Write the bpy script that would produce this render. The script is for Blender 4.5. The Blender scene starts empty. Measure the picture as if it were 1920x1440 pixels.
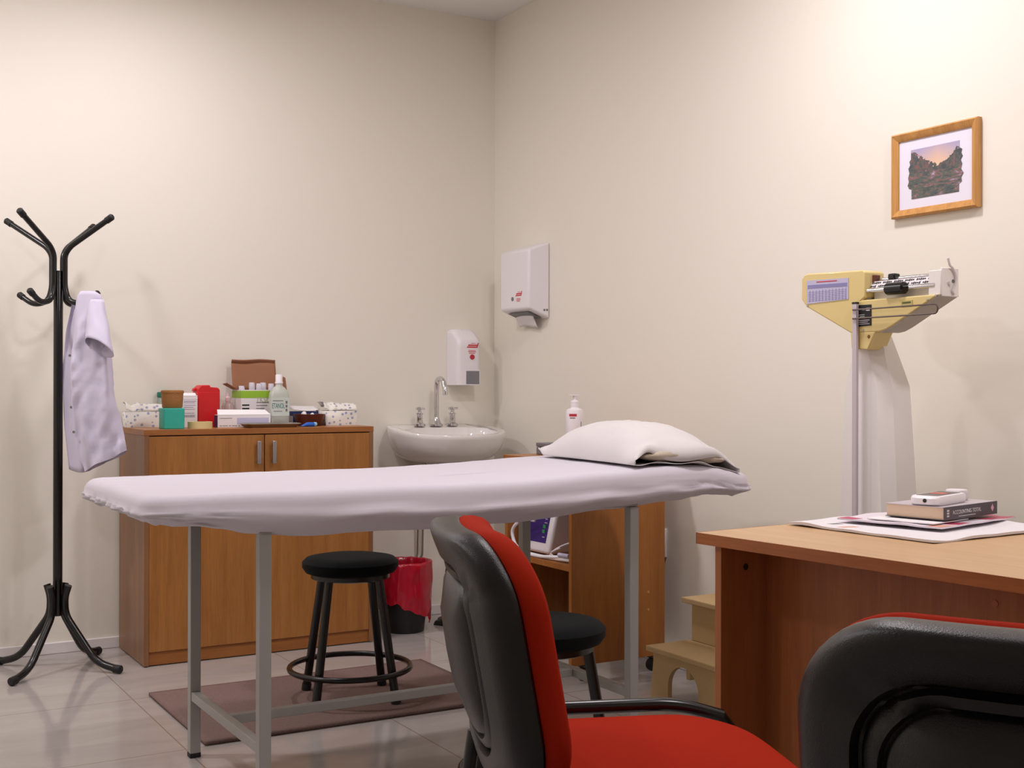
import bpy, bmesh, math, random
from mathutils import Vector, Matrix, noise
random.seed(7)
PI = math.pi
SC = bpy.context.scene
COL = SC.collection

# ------------------------------------------------------------------ helpers
def lin(c):
    return tuple(((v/255)/12.92 if v/255 <= 0.04045 else ((v/255+0.055)/1.055)**2.4) for v in c) + (1.0,)

def smooth(a, b, x):
    t = max(0.0, min(1.0, (x-a)/(b-a)))
    return t*t*(3-2*t)

def interp(tab, x):
    if x <= tab[0][0]: return tab[0][1]
    for (x0, y0), (x1, y1) in zip(tab, tab[1:]):
        if x <= x1: return y0+(y1-y0)*(x-x0)/(x1-x0)
    return tab[-1][1]

def nz(x, y, z=0.0): return noise.noise(Vector((x, y, z)))

class MB:
    """collects shapes for one mesh"""
    def __init__(s): s.v = []; s.f = []; s.m = []
    def add(s, vs, fs, m=0):
        o = len(s.v); s.v += [tuple(p) for p in vs]
        for f in fs: s.f.append([i+o for i in f]); s.m.append(m)
        return s
    def box(s, x0, x1, y0, y1, z0, z1, m=0):
        vs = [(x, y, z) for z in (z0, z1) for y in (y0, y1) for x in (x0, x1)]
        return s.add(vs, [(0,2,3,1),(4,5,7,6),(0,1,5,4),(2,6,7,3),(0,4,6,2),(1,3,7,5)], m)
    def obox(s, c, size, rot=(0,0,0), m=0):
        from mathutils import Euler
        R = Euler(rot).to_matrix(); c = Vector(c); a, b, d = [t/2 for t in size]
        vs = [c+R@Vector((x, y, z)) for z in (-d, d) for y in (-b, b) for x in (-a, a)]
        return s.add(vs, [(0,2,3,1),(4,5,7,6),(0,1,5,4),(2,6,7,3),(0,4,6,2),(1,3,7,5)], m)
    def prism(s, poly, axis, a, b, m=0):
        n = len(poly)
        def P(p, t):
            if axis == 'x': return (t, p[0], p[1])
            if axis == 'y': return (p[0], t, p[1])
            return (p[0], p[1], t)
        vs = [P(p, a) for p in poly]+[P(p, b) for p in poly]
        fs = [list(range(n))[::-1], list(range(n, 2*n))]
        fs += [(i, (i+1) % n, n+(i+1) % n, n+i) for i in range(n)]
        return s.add(vs, fs, m)
    def tube(s, pts, r, n=12, closed=False, m=0, cap=True):
        pts = [Vector(p) for p in pts]; N = len(pts)
        rs = r if isinstance(r, (list, tuple)) else [r]*N
        tans = []
        for i in range(N):
            if closed: t = pts[(i+1) % N]-pts[i-1]
            else: t = pts[min(i+1, N-1)]-pts[max(i-1, 0)]
            tans.append(t.normalized())
        up = Vector((0, 0, 1)) if abs(tans[0].z) < .9 else Vector((1, 0, 0))
        u = tans[0].cross(up).normalized(); vs = []
        for i in range(N):
            u = (u-tans[i]*u.dot(tans[i])).normalized(); w = tans[i].cross(u)
            for k in range(n):
                a = 2*PI*k/n
                vs.append(pts[i]+(u*math.cos(a)+w*math.sin(a))*rs[i])
        fs = []
        for i in range(N if closed else N-1):
            j = (i+1) % N
            for k in range(n):
                fs.append((i*n+k, i*n+(k+1) % n, j*n+(k+1) % n, j*n+k))
        if not closed and cap:
            fs.append(list(range(n))[::-1]); fs.append([(N-1)*n+k for k in range(n)])
        return s.add(vs, fs, m)
    def lathe(s, prof, c=(0,0,0), n=32, m=0, axis='z', cap=True):
        vs = []
        for r, z in prof:
            for k in range(n):
                a = 2*PI*k/n; x, y = r*math.cos(a), r*math.sin(a)
                p = {'z': (x, y, z), 'y': (x, z, -y), 'x': (z, x, y)}[axis]
                vs.append((p[0]+c[0], p[1]+c[1], p[2]+c[2]))
        fs = []
        for i in range(len(prof)-1):
            for k in range(n):
                fs.append((i*n+k, i*n+(k+1) % n, (i+1)*n+(k+1) % n, (i+1)*n+k))
        if cap:
            if prof[0][0] > 1e-6: fs.append(list(range(n))[::-1])
            if prof[-1][0] > 1e-6: fs.append([(len(prof)-1)*n+k for k in range(n)])
        return s.add(vs, fs, m)
    def grid(s, fn, nu, nv, cu=False, cv=False, m=0):
        vs = [fn(i/(nu if cu else nu-1), j/(nv if cv else nv-1)) for j in range(nv) for i in range(nu)]
        fs = []
        for j in range(nv if cv else nv-1):
            for i in range(nu if cu else nu-1):
                fs.append((j*nu+i, j*nu+(i+1) % nu, ((j+1) % nv)*nu+(i+1) % nu, ((j+1) % nv)*nu+i))
        return s.add(vs, fs, m)
    def build(s, name, mats, parent=None, loc=None, bevel=0, angle=40, solid=0, sub=0, seg=2, fix=True):
        me = bpy.data.meshes.new(name); me.from_pydata(s.v, [], s.f)
        mats = mats if isinstance(mats, (list, tuple)) else [mats]
        for mt in mats: me.materials.append(mt)
        me.polygons.foreach_set('material_index', s.m)
        me.polygons.foreach_set('use_smooth', [True]*len(s.f))
        bm = bmesh.new(); bm.from_mesh(me)
        bmesh.ops.remove_doubles(bm, verts=bm.verts, dist=1e-6)
        if fix: bmesh.ops.recalc_face_normals(bm, faces=bm.faces)
        bm.to_mesh(me); bm.free()
        if angle < 180: me.set_sharp_from_angle(angle=math.radians(angle))
        ob = bpy.data.objects.new(name, me); COL.objects.link(ob)
        if parent: ob.parent = parent
        if loc: ob.location = loc
        if bevel:
            b = ob.modifiers.new('edge', 'BEVEL'); b.width = bevel; b.segments = seg; b.limit_method = 'ANGLE'; b.angle_limit = math.radians(40)
        if solid:
            b = ob.modifiers.new('thick', 'SOLIDIFY'); b.thickness = solid; b.offset = 0
        if sub:
            b = ob.modifiers.new('sub', 'SUBSURF'); b.levels = sub; b.render_levels = sub
        return ob

def tag(o, label, cat, group=None):
    o['label'] = label; o['category'] = cat
    if group: o['group'] = group
    return o
def thing(name, label, cat, loc=(0,0,0), rz=0.0, group=None):
    o = bpy.data.objects.new(name, None); COL.objects.link(o)
    o.empty_display_size = .05; o.location = loc; o.rotation_euler = (0, 0, rz)
    return tag(o, label, cat, group)
def struct(o): o['kind'] = 'structure'; return o
def dup(root, loc, rz, label, group):
    r = root.copy(); COL.objects.link(r); r.location = loc; r.rotation_euler = (0, 0, rz)
    r['label'] = label; r['group'] = group
    for ch in list(root.children):
        c = ch.copy(); COL.objects.link(c); c.parent = r
        for g in ch.children:
            d = g.copy(); COL.objects.link(d); d.parent = c
    return r
def text(name, body, size, mat, parent, loc, rot, sx=1.0, extr=0.0003):
    cu = bpy.data.curves.new(name, 'FONT'); cu.body = body; cu.size = size; cu.extrude = extr
    cu.align_x = 'CENTER'; cu.align_y = 'CENTER'; cu.resolution_u = 3
    tmp = bpy.data.objects.new(name, cu); COL.objects.link(tmp)
    dg = bpy.context.evaluated_depsgraph_get(); me = bpy.data.meshes.new_from_object(tmp.evaluated_get(dg))
    bpy.data.objects.remove(tmp); me.materials.clear(); me.materials.append(mat)
    ob = bpy.data.objects.new(name, me); COL.objects.link(ob)
    ob.parent = parent; ob.location = loc; ob.rotation_euler = rot; ob.scale = (sx, 1, 1)
    return ob
def arc(c, r, a0, a1, n, plane='xz'):
    out = []
    for i in range(n+1):
        a = math.radians(a0+(a1-a0)*i/n); p, q = r*math.cos(a), r*math.sin(a)
        out.append((c[0]+p, c[1], c[2]+q) if plane == 'xz' else (c[0], c[1]+p, c[2]+q) if plane == 'yz' else (c[0]+p, c[1]+q, c[2]))
    return out
def rrect(w, h, r, n=6, cx=0, cy=0):
    out = []
    for (sx, sy, a0) in ((1, 1, 0), (-1, 1, 90), (-1, -1, 180), (1, -1, 270)):
        for i in range(n+1):
            a = math.radians(a0+90*i/n)
            out.append((cx+sx*(w/2-r)+r*math.cos(a), cy+sy*(h/2-r)+r*math.sin(a)))
    return out
def fillet(pts, r, n=6):
    """round the corners of a polyline"""
    P = [Vector(p) for p in pts]; out = [P[0]]
    for i in range(1, len(P)-1):
        a, b, c = P[i-1], P[i], P[i+1]
        d1 = (a-b); d2 = (c-b); rr = min(r, d1.length*.48, d2.length*.48)
        p0 = b+d1.normalized()*rr; p2 = b+d2.normalized()*rr
        for k in range(n+1):
            t = k/n; out.append(p0*(1-t)**2+b*2*t*(1-t)+p2*t*t)
    out.append(P[-1]); return out

# ------------------------------------------------------------------ materials
def newmat(name):
    m = bpy.data.materials.new(name); m.use_nodes = True
    nt = m.node_tree; return m, nt, nt.nodes['Principled BSDF']
def mat(name, rgb, rough=.5, metal=0.0, spec=.5, bump=0.0, bscale=200, coat=0.0, sheen=0.0, sss=0.0, vary=0.0, trans=0.0, alpha=1.0):
    m, nt, b = newmat(name); N, L = nt.nodes, nt.links
    b.inputs['Base Color'].default_value = lin(rgb); b.inputs['Roughness'].default_value = rough
    b.inputs['Metallic'].default_value = metal; b.inputs['Specular IOR Level'].default_value = spec
    b.inputs['Coat Weight'].default_value = coat; b.inputs['Sheen Weight'].default_value = sheen
    b.inputs['Transmission Weight'].default_value = trans; b.inputs['Alpha'].default_value = alpha
    tc = N.new('ShaderNodeTexCoord')
    no = N.new('ShaderNodeTexNoise'); no.inputs['Scale'].default_value = bscale; no.inputs['Detail'].default_value = 3
    L.new(tc.outputs['Object'], no.inputs['Vector'])
    if bump:
        bp = N.new('ShaderNodeBump'); bp.inputs['Strength'].default_value = bump; bp.inputs['Distance'].default_value = .002
        L.new(no.outputs['Fac'], bp.inputs['Height']); L.new(bp.outputs['Normal'], b.inputs['Normal'])
    if vary:
        mx = N.new('ShaderNodeMix'); mx.data_type = 'RGBA'
        c = lin(rgb); mx.inputs[6].default_value = tuple(v*(1-vary) for v in c[:3])+(1,); mx.inputs[7].default_value = tuple(min(1, v*(1+vary)) for v in c[:3])+(1,)
        L.new(no.outputs['Fac'], mx.inputs[0]); L.new(mx.outputs[2], b.inputs['Base Color'])
    return m
def wood(name, dark, light, axis='z', rough=.38, scale=1.0, spec=.4, coat=0.0):
    m, nt, b = newmat(name); N, L = nt.nodes, nt.links
    tc = N.new('ShaderNodeTexCoord'); mp = N.new('ShaderNodeMapping')
    s = {'x': (1.6, 26, 26), 'y': (26, 1.6, 26), 'z': (26, 26, 1.6)}[axis]
    mp.inputs['Scale'].default_value = tuple(v*scale for v in s); L.new(tc.outputs['Object'], mp.inputs['Vector'])
    n1 = N.new('ShaderNodeTexNoise'); n1.inputs['Scale'].default_value = 1; n1.inputs['Detail'].default_value = 6; n1.inputs['Roughness'].default_value = .65; n1.inputs['Distortion'].default_value = .6
    L.new(mp.outputs['Vector'], n1.inputs['Vector'])
    n2 = N.new('ShaderNodeTexNoise'); n2.inputs['Scale'].default_value = 9; n2.inputs['Detail'].default_value = 2
    L.new(mp.outputs['Vector'], n2.inputs['Vector'])
    ad = N.new('ShaderNodeMath'); ad.operation = 'MULTIPLY_ADD'; ad.inputs[1].default_value = .35
    L.new(n2.outputs['Fac'], ad.inputs[0]); L.new(n1.outputs['Fac'], ad.inputs[2])
    cr = N.new('ShaderNodeValToRGB'); e = cr.color_ramp.elements
    e[0].position = .45; e[0].color = lin(dark); e[1].position = .85; e[1].color = lin(light)
    L.new(ad.outputs[0], cr.inputs['Fac']); L.new(cr.outputs['Color'], b.inputs['Base Color'])
    b.inputs['Roughness'].default_value = rough; b.inputs['Specular IOR Level'].default_value = spec; b.inputs['Coat Weight'].default_value = coat
    return m
def dots(name, base, dot, scale, thr):
    m, nt, b = newmat(name); N, L = nt.nodes, nt.links
    tc = N.new('ShaderNodeTexCoord'); mp = N.new('ShaderNodeMapping'); mp.inputs['Scale'].default_value = (scale,)*3; mp.inputs['Rotation'].default_value = (.3, .2, .5)
    L.new(tc.outputs['Object'], mp.inputs['Vector'])
    vo = N.new('ShaderNodeTexVoronoi'); vo.inputs['Randomness'].default_value = .45; vo.inputs['Scale'].default_value = 1
    L.new(mp.outputs['Vector'], vo.inputs['Vector'])
    cr = N.new('ShaderNodeValToRGB'); e = cr.color_ramp.elements; e[0].position = thr; e[0].color = lin(dot); e[1].position = thr+.06; e[1].color = lin(base)
    L.new(vo.outputs['Distance'], cr.inputs['Fac']); L.new(cr.outputs['Color'], b.inputs['Base Color']); b.inputs['Roughness'].default_value = .55
    return m

def tilemat():
    m, nt, b = newmat('porcelain_tile'); N, L = nt.nodes, nt.links
    tc = N.new('ShaderNodeTexCoord'); sp = N.new('ShaderNodeSeparateXYZ'); L.new(tc.outputs['Object'], sp.inputs[0])
    def M(op, a, bb=None, c=None):
        n = N.new('ShaderNodeMath'); n.operation = op
        for i, v in enumerate((a, bb, c)):
            if v is None: continue
            if isinstance(v, (int, float)): n.inputs[i].default_value = v
            else: L.new(v, n.inputs[i])
        return n.outputs[0]
    P = .655
    def line(s, off):
        t = M('FRACT', M('DIVIDE', M('SUBTRACT', s, off-20*P), P))
        d = M('MINIMUM', t, M('SUBTRACT', 1.0, t))
        return M('LESS_THAN', d, .0022/P)
    ln = M('MAXIMUM', line(sp.outputs['X'], .975), line(sp.outputs['Y'], 3.55))
    n1 = N.new('ShaderNodeTexNoise'); n1.inputs['Scale'].default_value = 2.2; n1.inputs['Detail'].default_value = 6; n1.inputs['Distortion'].default_value = 1.2
    mp = N.new('ShaderNodeMapping'); mp.inputs['Scale'].default_value = (1, 3.5, 1); mp.inputs['Rotation'].default_value = (0, 0, .15)
    L.new(tc.outputs['Object'], mp.inputs['Vector']); L.new(mp.outputs['Vector'], n1.inputs['Vector'])
    cr = N.new('ShaderNodeValToRGB'); e = cr.color_ramp.elements
    e[0].position = .3; e[0].color = lin((172, 165, 160)); e[1].position = .7; e[1].color = lin((184, 177, 172))
    L.new(n1.outputs['Fac'], cr.inputs['Fac'])
    mx = N.new('ShaderNodeMix'); mx.data_type = 'RGBA'; L.new(ln, mx.inputs[0]); L.new(cr.outputs['Color'], mx.inputs[6]); mx.inputs[7].default_value = lin((150, 138, 126))
    L.new(mx.outputs[2], b.inputs['Base Color'])
    b.inputs['Roughness'].default_value = .11; b.inputs['Specular IOR Level'].default_value = .55
    return m

M_WALL = mat('cream_wall_paint', (240, 235, 223), .62, spec=.25, bump=.03, bscale=300)
M_CEIL = mat('white_ceiling_paint', (240, 238, 236), .85, spec=.2, bump=.02, bscale=250)
M_TILE = tilemat()
M_BASE = mat('white_skirting', (232, 228, 226), .35)
M_OAK = wood('oak_laminate', (150, 96, 46), (176, 120, 62), 'z')
M_OAKX = wood('oak_laminate_across', (150, 92, 46), (174, 114, 60), 'x')
M_OAKD = wood('oak_carcass_shaded', (132, 92, 62), (150, 108, 74), 'z')  # duller than the doors: weaker light on the cabinet side put into the colour
M_CHERRY = wood('cherry_laminate', (140, 82, 44), (164, 100, 56), 'z', rough=.4)
M_CHERRYY = wood('cherry_edge', (146, 84, 42), (172, 104, 56), 'y', rough=.4)
M_DESKTOP = wood('desk_top_lit_laminate', (190, 150, 106), (206, 168, 124), 'y', rough=.33, scale=.6)  # paler than the edges: bright light and gloss on the top painted in
M_SHELF = wood('shelf_laminate', (148, 90, 40), (170, 110, 52), 'z')
M_MDF = mat('raw_fibreboard', (205, 176, 128), .75, vary=.08, bscale=120)
M_BLACK = mat('black_gloss_paint', (11, 10, 11), .25, spec=.5)
M_BLACKR = mat('black_rubber', (16, 15, 16), .6)
M_BLACKF = mat('black_fabric', (8, 11, 12), .95, bump=.25, bscale=900, sheen=.03, spec=.15)
M_BLACKP = mat('black_plastic', (22, 20, 22), .45)
M_GREY = mat('grey_painted_steel', (158, 156, 152), .42, spec=.4)
M_CHROME = mat('chrome', (215, 215, 218), .12, metal=1)
M_STEEL = mat('stainless_steel', (190, 186, 182), .28, metal=1)
M_ALU = mat('satin_aluminium', (176, 176, 182), .35, metal=1)
M_SHEET = mat('white_cotton_sheet', (208, 203, 212), .85, bump=.12, bscale=700, sheen=.15, spec=.2)
M_PILLOW = mat('white_pillow_cotton', (218, 214, 214), .85, bump=.12, bscale=800, sheen=.15, spec=.2)
M_COAT = mat('white_poplin', (214, 208, 228), .8, bump=.1, bscale=700, spec=.2)
M_CERAM = mat('white_ceramic', (236, 233, 230), .08, spec=.5, coat=.3)
M_WPLAS = mat('white_plastic', (240, 236, 240), .32)
M_WPLAS2 = mat('ivory_plastic', (226, 220, 222), .38)
M_RED = mat('red_upholstery', (162, 38, 17), .92, bump=.2, bscale=900, spec=.08)
M_SHELL = mat('charcoal_plastic_shell', (19, 16, 17), .34, spec=.4, bump=.25, bscale=600)
M_RUG = mat('brown_loop_rug', (128, 106, 100), .95, bump=.9, bscale=190, vary=.28, spec=.1)
M_REDP = mat('red_plastic', (212, 22, 30), .38)
M_TEAL = mat('teal_plastic', (52, 186, 166), .45)
M_WICK = mat('woven_cane', (172, 118, 62), .6, bump=.9, bscale=260, vary=.2)
M_CARD = mat('brown_cardboard', (158, 108, 78), .8, vary=.05, bscale=60)
M_PAPER = mat('white_card', (238, 234, 236), .6)
M_PAPERB = mat('barcode_grey', (128, 126, 140), .6)
M_GREEN = mat('lime_green_print', (150, 196, 48), .5)
M_GREYT = mat('grey_print', (120, 120, 118), .6)
M_TEALT = mat('dark_teal_print', (48, 120, 116), .5)
M_PURP = mat('dark_purple_card', (54, 30, 70), .5)
M_BLUE = mat('blue_card', (24, 62, 132), .5)
M_BOTTLE = mat('frosted_bottle', (226, 230, 222), .3, trans=.35, spec=.4)
M_CLEAR = mat('clear_pink_bottle', (236, 214, 210), .2, trans=.6)
M_JAR = mat('pale_green_jar', (206, 222, 214), .3, trans=.3)
M_GREENL = mat('green_lid', (24, 120, 96), .4)
M_TAPE = mat('cream_tape', (226, 208, 150), .55)
M_TAPEI = mat('tape_core', (196, 176, 130), .7)
M_BOWL = mat('brown_bowl', (96, 46, 34), .4)
M_COTTON = mat('cotton_wool', (248, 246, 246), .95)
M_TUBE = mat('blue_tube', (36, 102, 206), .35)
M_TUBEC = mat('light_blue_tip', (150, 206, 226), .35)
M_SYR = mat('syringe_wrapper', (236, 232, 244), .35, trans=.15)
M_DOTS = dots('dotted_carton', (236, 232, 224), (158, 162, 190), 52, .26)
M_DOTW = mat('torn_card_inside', (246, 244, 246), .6)
M_GOWN = mat('carton_inside_brown', (120, 106, 92), .8)
M_LINER = mat('red_bin_liner', (206, 20, 52), .22, spec=.6, trans=.25)
M_YEL = mat('cream_yellow_enamel', (228, 206, 138), .28, coat=.3)
M_COLM = mat('white_enamel_column', (242, 238, 235), .35)
M_ROD = mat('pale_anodised_rod', (206, 196, 202), .35)
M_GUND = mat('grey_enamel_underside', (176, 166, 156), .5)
M_LBL = mat('pale_lilac_label', (196, 192, 220), .5)
M_LBLB = mat('black_label', (24, 22, 26), .5)
M_LBLL = mat('lilac_print', (140, 136, 184), .5)
M_WPRINT = mat('white_print', (214, 212, 210), .5)
M_REDPR = mat('red_print', (206, 40, 50), .5)
M_DRED = mat('dark_red_button', (188, 48, 66), .4)
M_WIN = mat('grey_translucent_window', (128, 126, 134), .25)
M_PURPP = mat('violet_panel', (58, 38, 120), .35)
M_GRNB = mat('green_key', (60, 150, 100), .4)
M_PFRAME = wood('golden_oak_frame', (182, 128, 68), (214, 160, 94), 'z', scale=1.5)
M_MATB = mat('white_mount', (234, 232, 246), .6)
M_NEWS = mat('newsprint', (224, 220, 222), .8, vary=.05, bscale=30)
M_MAGZ = mat('magazine_pale', (232, 222, 232), .35)
M_MAGR = mat('magazine_crimson', (186, 52, 92), .35)
M_MAGP = mat('magazine_salmon', (222, 160, 140), .4)
M_BKC = mat('book_cover_grey', (72, 66, 74), .35)
M_BKT = mat('book_cover_pale', (196, 186, 192), .35)
M_PAGES = mat('book_pages', (232, 206, 178), .8, vary=.06, bscale=400)
M_SCRN = mat('dark_screen', (58, 54, 58), .25)
M_SCRR = mat('red_screen_print', (206, 84, 74), .35)
M_HOLE = mat('dark_hole', (40, 34, 34), .6)
M_GBOX = mat('grey_metal_box', (120, 118, 124), .4)

# ------------------------------------------------------------------ room
XW, YW, ZC = 2.867, 5.08, 2.80
XL, YF = -1.60, -1.60
struct(MB().box(XL-.1, XW+.1, YF-.1, YW+.1, -.1, 0).build('floor', M_TILE))
struct(MB().box(XL-.1, XW+.1, YF-.1, YW+.1, ZC, ZC+.1).build('ceiling', M_CEIL))
struct(MB().box(XL-.1, XW+.1, YW, YW+.1, 0, ZC).build('wall_back', M_WALL))
struct(MB().box(XW, XW+.1, YF-.1, YW, 0, ZC).build('wall_right', M_WALL))
struct(MB().box(XL-.1, XL, YF-.1, YW, 0, ZC).build('wall_left', M_WALL))
struct(MB().box(XL, XW, YF-.1, YF, 0, ZC).build('wall_front', M_WALL))
struct(MB().box(XL, XW, YW-.012, YW, 0, .045).build('baseboard_back', M_BASE, bevel=.003))
struct(MB().box(XW-.012, XW, YF, YW-.012, 0, .045).build('baseboard_right', M_BASE, bevel=.003))

# ------------------------------------------------------------------ coat rack
t = thing('coat_rack', 'black tubular metal coat rack with splayed feet beside the storage cabinet', 'coat rack', (.835, 4.79, 0))
MB().lathe([(.0, .20), (.015, .20), (.017, .203), (.017, 1.482), (.015, 1.486), (0, 1.486)], n=20).build('pole', M_BLACK, t)
for k in range(4):
    a = math.radians(45+90*k); ca, sa = math.cos(a), math.sin(a)
    def A(r, z): return (ca*r, sa*r, z)
    pts = fillet([A(.165, 1.398), A(.105, 1.360), A(.045, 1.372), A(.0275, 1.42), A(.0275, 1.545), A(.05, 1.575), A(.222, 1.6775)], .05, 6)
    ob = MB().tube(pts, .0105, 12).build('arm', M_BLACK, t)
    MB().tube([A(.203, 1.666), A(.226, 1.680), A(.230, 1.682)], [.0125, .0125, .008], 12).build('end_cap', M_BLACKR, ob)
    MB().tube([A(.151, 1.389), A(.168, 1.4005), A(.172, 1.403)], [.0122, .0122, .008], 12).build('end_cap', M_BLACKR, ob)
for k in range(4):
    a = math.radians(45+90*k); ca, sa = math.cos(a), math.sin(a)
    pts = fillet([A(.046, .315), A(.030, .27), A(.033, .205), A(.165, .035), A(.262, .0135)], .07, 7)
    ob = MB().tube(pts, .0135, 12).build('leg', M_BLACK, t)
    MB().tube([A(.240, .0172), A(.266, .0155), A(.270, .0155)], [.0155, .0155, .011], 12).build('foot_cap', M_BLACKR, ob)

# ------------------------------------------------------------------ white coat on the rack
# local frame: u = along the picture-side direction, v = away, z up
cr, sr = math.cos(math.radians(-30.27)), math.sin(math.radians(-30.27))
t = thing('lab_coat', 'white short-sleeved lab coat hanging from the coat rack', 'coat', (.835, 4.79, 0), math.radians(-30.27))
def pz(y, v=-.078): return 1.06-(y-722)/2291.2*(4.560+v)
def pu(x, v=-.078): return (x-960)/2291.2*(4.560+v)+1.6931
Lt = [(546, 152), (556, 144), (580, 141), (640, 138), (700, 137), (760, 138), (810, 141), (850, 150), (885, 165)]
Rt = [(546, 178), (550, 188), (556, 191), (580, 196), (620, 201), (660, 206), (700, 209), (740, 214), (760, 219), (800, 229), (830, 237), (845, 238), (885, 240)]
def coat_pt(th, s):
    # hem is slanted: lower on the left
    c = math.cos(th)
    frac = (c+1)/2
    ybot = 884-frac*40-8*math.sin(frac*PI)*-.2
    y = 546+(ybot-546)*s
    l, r = interp(Lt, y), interp(Rt, y)
    cu, hu = pu((l+r)/2), max(.006, (r-l)/2/508)
    dv = .014+.038*min(1, s*2.2)
    u = cu+hu*math.copysign(abs(c)**.8, c)
    v = -.078+dv*math.copysign(abs(math.sin(th))**.85, math.sin(th))
    fold = .008*math.sin(6*th+3*s)*s+.020*nz(u*22+3, s*3.6, math.sin(th))*min(1, s*3)+.010*nz(u*30+s*14, s*11-u*20, 2)*min(1, s*4)
    fold += .008*math.sin((u*90)+s*5)*smooth(.25, .7, s)*.6
    return (u, v+fold, pz(y))
mb = MB().grid(lambda a, b: coat_pt(2*PI*a, b), 72, 44, cu=True)
mb.grid(lambda a, b: tuple(Vector((pu(166), -.078, pz(546)))*(1-b)+Vector(coat_pt(2*PI*a, 0))*b), 72, 2, cu=True)
body = mb.build('body', M_COAT, t, angle=180)
# second front panel, further back, hanging a little lower at the left
def back_panel(a, b):
    y = 560+(880-560)*b+6*math.sin(a*3)
    l = interp([(560, 137), (620, 124), (700, 117), (800, 121), (885, 131)], y); r = interp([(560, 150), (700, 160), (885, 172)], y)
    v = -.012+.014*math.sin(a*5+b*2)+.010*nz(a*3, b*4)
    return (pu(l+(r-l)*a, v), v, pz(y, v))
MB().grid(back_panel, 14, 30).build('front_panel', M_COAT, t, angle=180, solid=.0012)
# sleeve: an open tube, mouth to the lower right
ax0 = Vector((pu(180, -.082), -.082, pz(562))); ax1 = Vector((pu(186, -.144), -.144, pz(652, -.144)))
def sleeve(a, b):
    th = 2*PI*a; c = ax0*(1-b)+ax1*b
    w = .026+.028*b; d = .03+.022*b
    tilt = Vector((math.cos(th)*w, -.010*math.cos(th)*b, -math.cos(th)*.022*b-math.sin(th)*.028*b))
    return c+tilt+Vector((0, math.sin(th)*d*.62, 0))+Vector((.004*nz(th*1.3, b*3), .004*nz(th*1.1, b*3, 5), 0))
MB().grid(sleeve, 36, 16, cu=True).build('sleeve', M_COAT, t, angle=180, solid=.0016, fix=True)
for (x, y) in ((131, 666), (134, 764), (147, 809)):
    p = Vector((pu(x), 0, pz(y)))
    MB().lathe([(0, -.002), (.0042, -.002), (.0052, 0), (.0042, .002), (0, .002)], n=14, axis='y').build('button', M_GREYT, t, (p.x if y > 800 else pu(x, -.03), -.123 if y > 800 else -.030, p.z))

# ------------------------------------------------------------------ storage cabinet
CX0, CX1, CY0, CY1, CZ = 1.118, 2.052, 4.650, 5.062, .892
t = thing('storage_cabinet', 'low oak laminate two-door cabinet carrying the medical supplies', 'cabinet', ((CX0+CX1)/2, (CY0+CY1)/2, 0))
w, d = (CX1-CX0)/2, (CY1-CY0)/2
MB().box(-w, w, -d, d, CZ-.022, CZ).build('top', M_OAKX, t, bevel=.001)
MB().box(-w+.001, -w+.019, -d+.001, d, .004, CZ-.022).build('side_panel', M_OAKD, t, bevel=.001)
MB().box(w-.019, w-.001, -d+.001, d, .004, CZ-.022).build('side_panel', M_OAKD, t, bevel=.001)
MB().box(-w+.019, w-.019, -d+.012, -d+.028, .004, .052).build('plinth', M_OAKX, t)
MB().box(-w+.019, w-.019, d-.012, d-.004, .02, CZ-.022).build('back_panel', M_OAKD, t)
MB().box(-w+.019, w-.019, -d+.022, d-.012, .052, .068).build('bottom_shelf', M_OAKX, t)
for s, x0, x1, hx in ((-1, -w+.0195, -.001, -.028), (1, .003, w-.0195, .034)):
    dr = MB().box(x0, x1, -d+.001, -d+.019, .055, CZ-.026).build('door', M_OAK, t, bevel=.001)
    MB().box(hx-.008, hx+.008, -d-.026, -d-.016, .752, .842).box(hx-.004, hx+.004, -d-.018, -d+.003, .760, .770).box(hx-.004, hx+.004, -d-.018, -d+.003, .824, .834).build('handle', M_ALU, dr, bevel=.002)

def TP(x, y): return (x, y, CZ)
# dotted glove cartons
def glove_box(label, loc, rz, wd=.150, dp=.10, h=.062):
    t = thing('glove_box', label, 'box', loc, rz, 'dotted cartons on the oak cabinet')
    b = MB()
    b.add([(-wd/2+.006, -dp/2+.004, 0), (wd/2-.003, -dp/2+.004, 0), (wd/2-.003, dp/2-.003, 0), (-wd/2+.006, dp/2-.003, 0),
           (-wd/2, -dp/2, h), (wd/2, -dp/2, h), (wd/2, dp/2, h), (-wd/2, dp/2, h)],
          [(0, 3, 2, 1), (0, 1, 5, 4), (1, 2, 6, 5), (2, 3, 7, 6), (3, 0, 4, 7)])
    b.build('carton', M_DOTS, t, solid=.0014)
    MB().box(-wd/2+.008, wd/2-.008, -dp/2+.006, dp/2-.006, .004, h-.016).build('inside_padding', M_GOWN, t)
    # torn, curled lid: a wave of card over the top
    def lid(a, bb):
        x = -wd/2+.002+(wd-.002)*a; y = -dp/2+.002+(dp-.004)*bb
        z = h+.004+.020*smooth(0, .22, bb)+.006*math.sin(bb*PI)+.003*nz(a*6, bb*5, rz)
        if a < .38: z += .012*math.cos(a/.38*PI*2.2)*(1-a/.38*.4)*(.4+.6*bb)
        return (x, y+.006*math.sin(a*4)*(1-bb), z)
    MB().grid(lid, 40, 14).build('torn_lid', M_DOTS, t, angle=180, solid=.0012)
    return t
glove_box('open dotted white carton at the coat end of the cabinet top', (1.196, 4.986, CZ), .0, .155, .07)
glove_box('open dotted white carton at the sink end of the cabinet top', (1.978, 4.872, CZ), -.06, .142, .12)
# teal box
tag(MB().prism(rrect(.080, .080, .006, 4, 0, 0), 'z', 0, .080).build('teal_box', M_TEAL, None, TP(1.243, 4.735), bevel=.003), 'square teal green plastic box carrying a woven cane pot', 'box').rotation_euler = (0, 0, .0)
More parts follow.
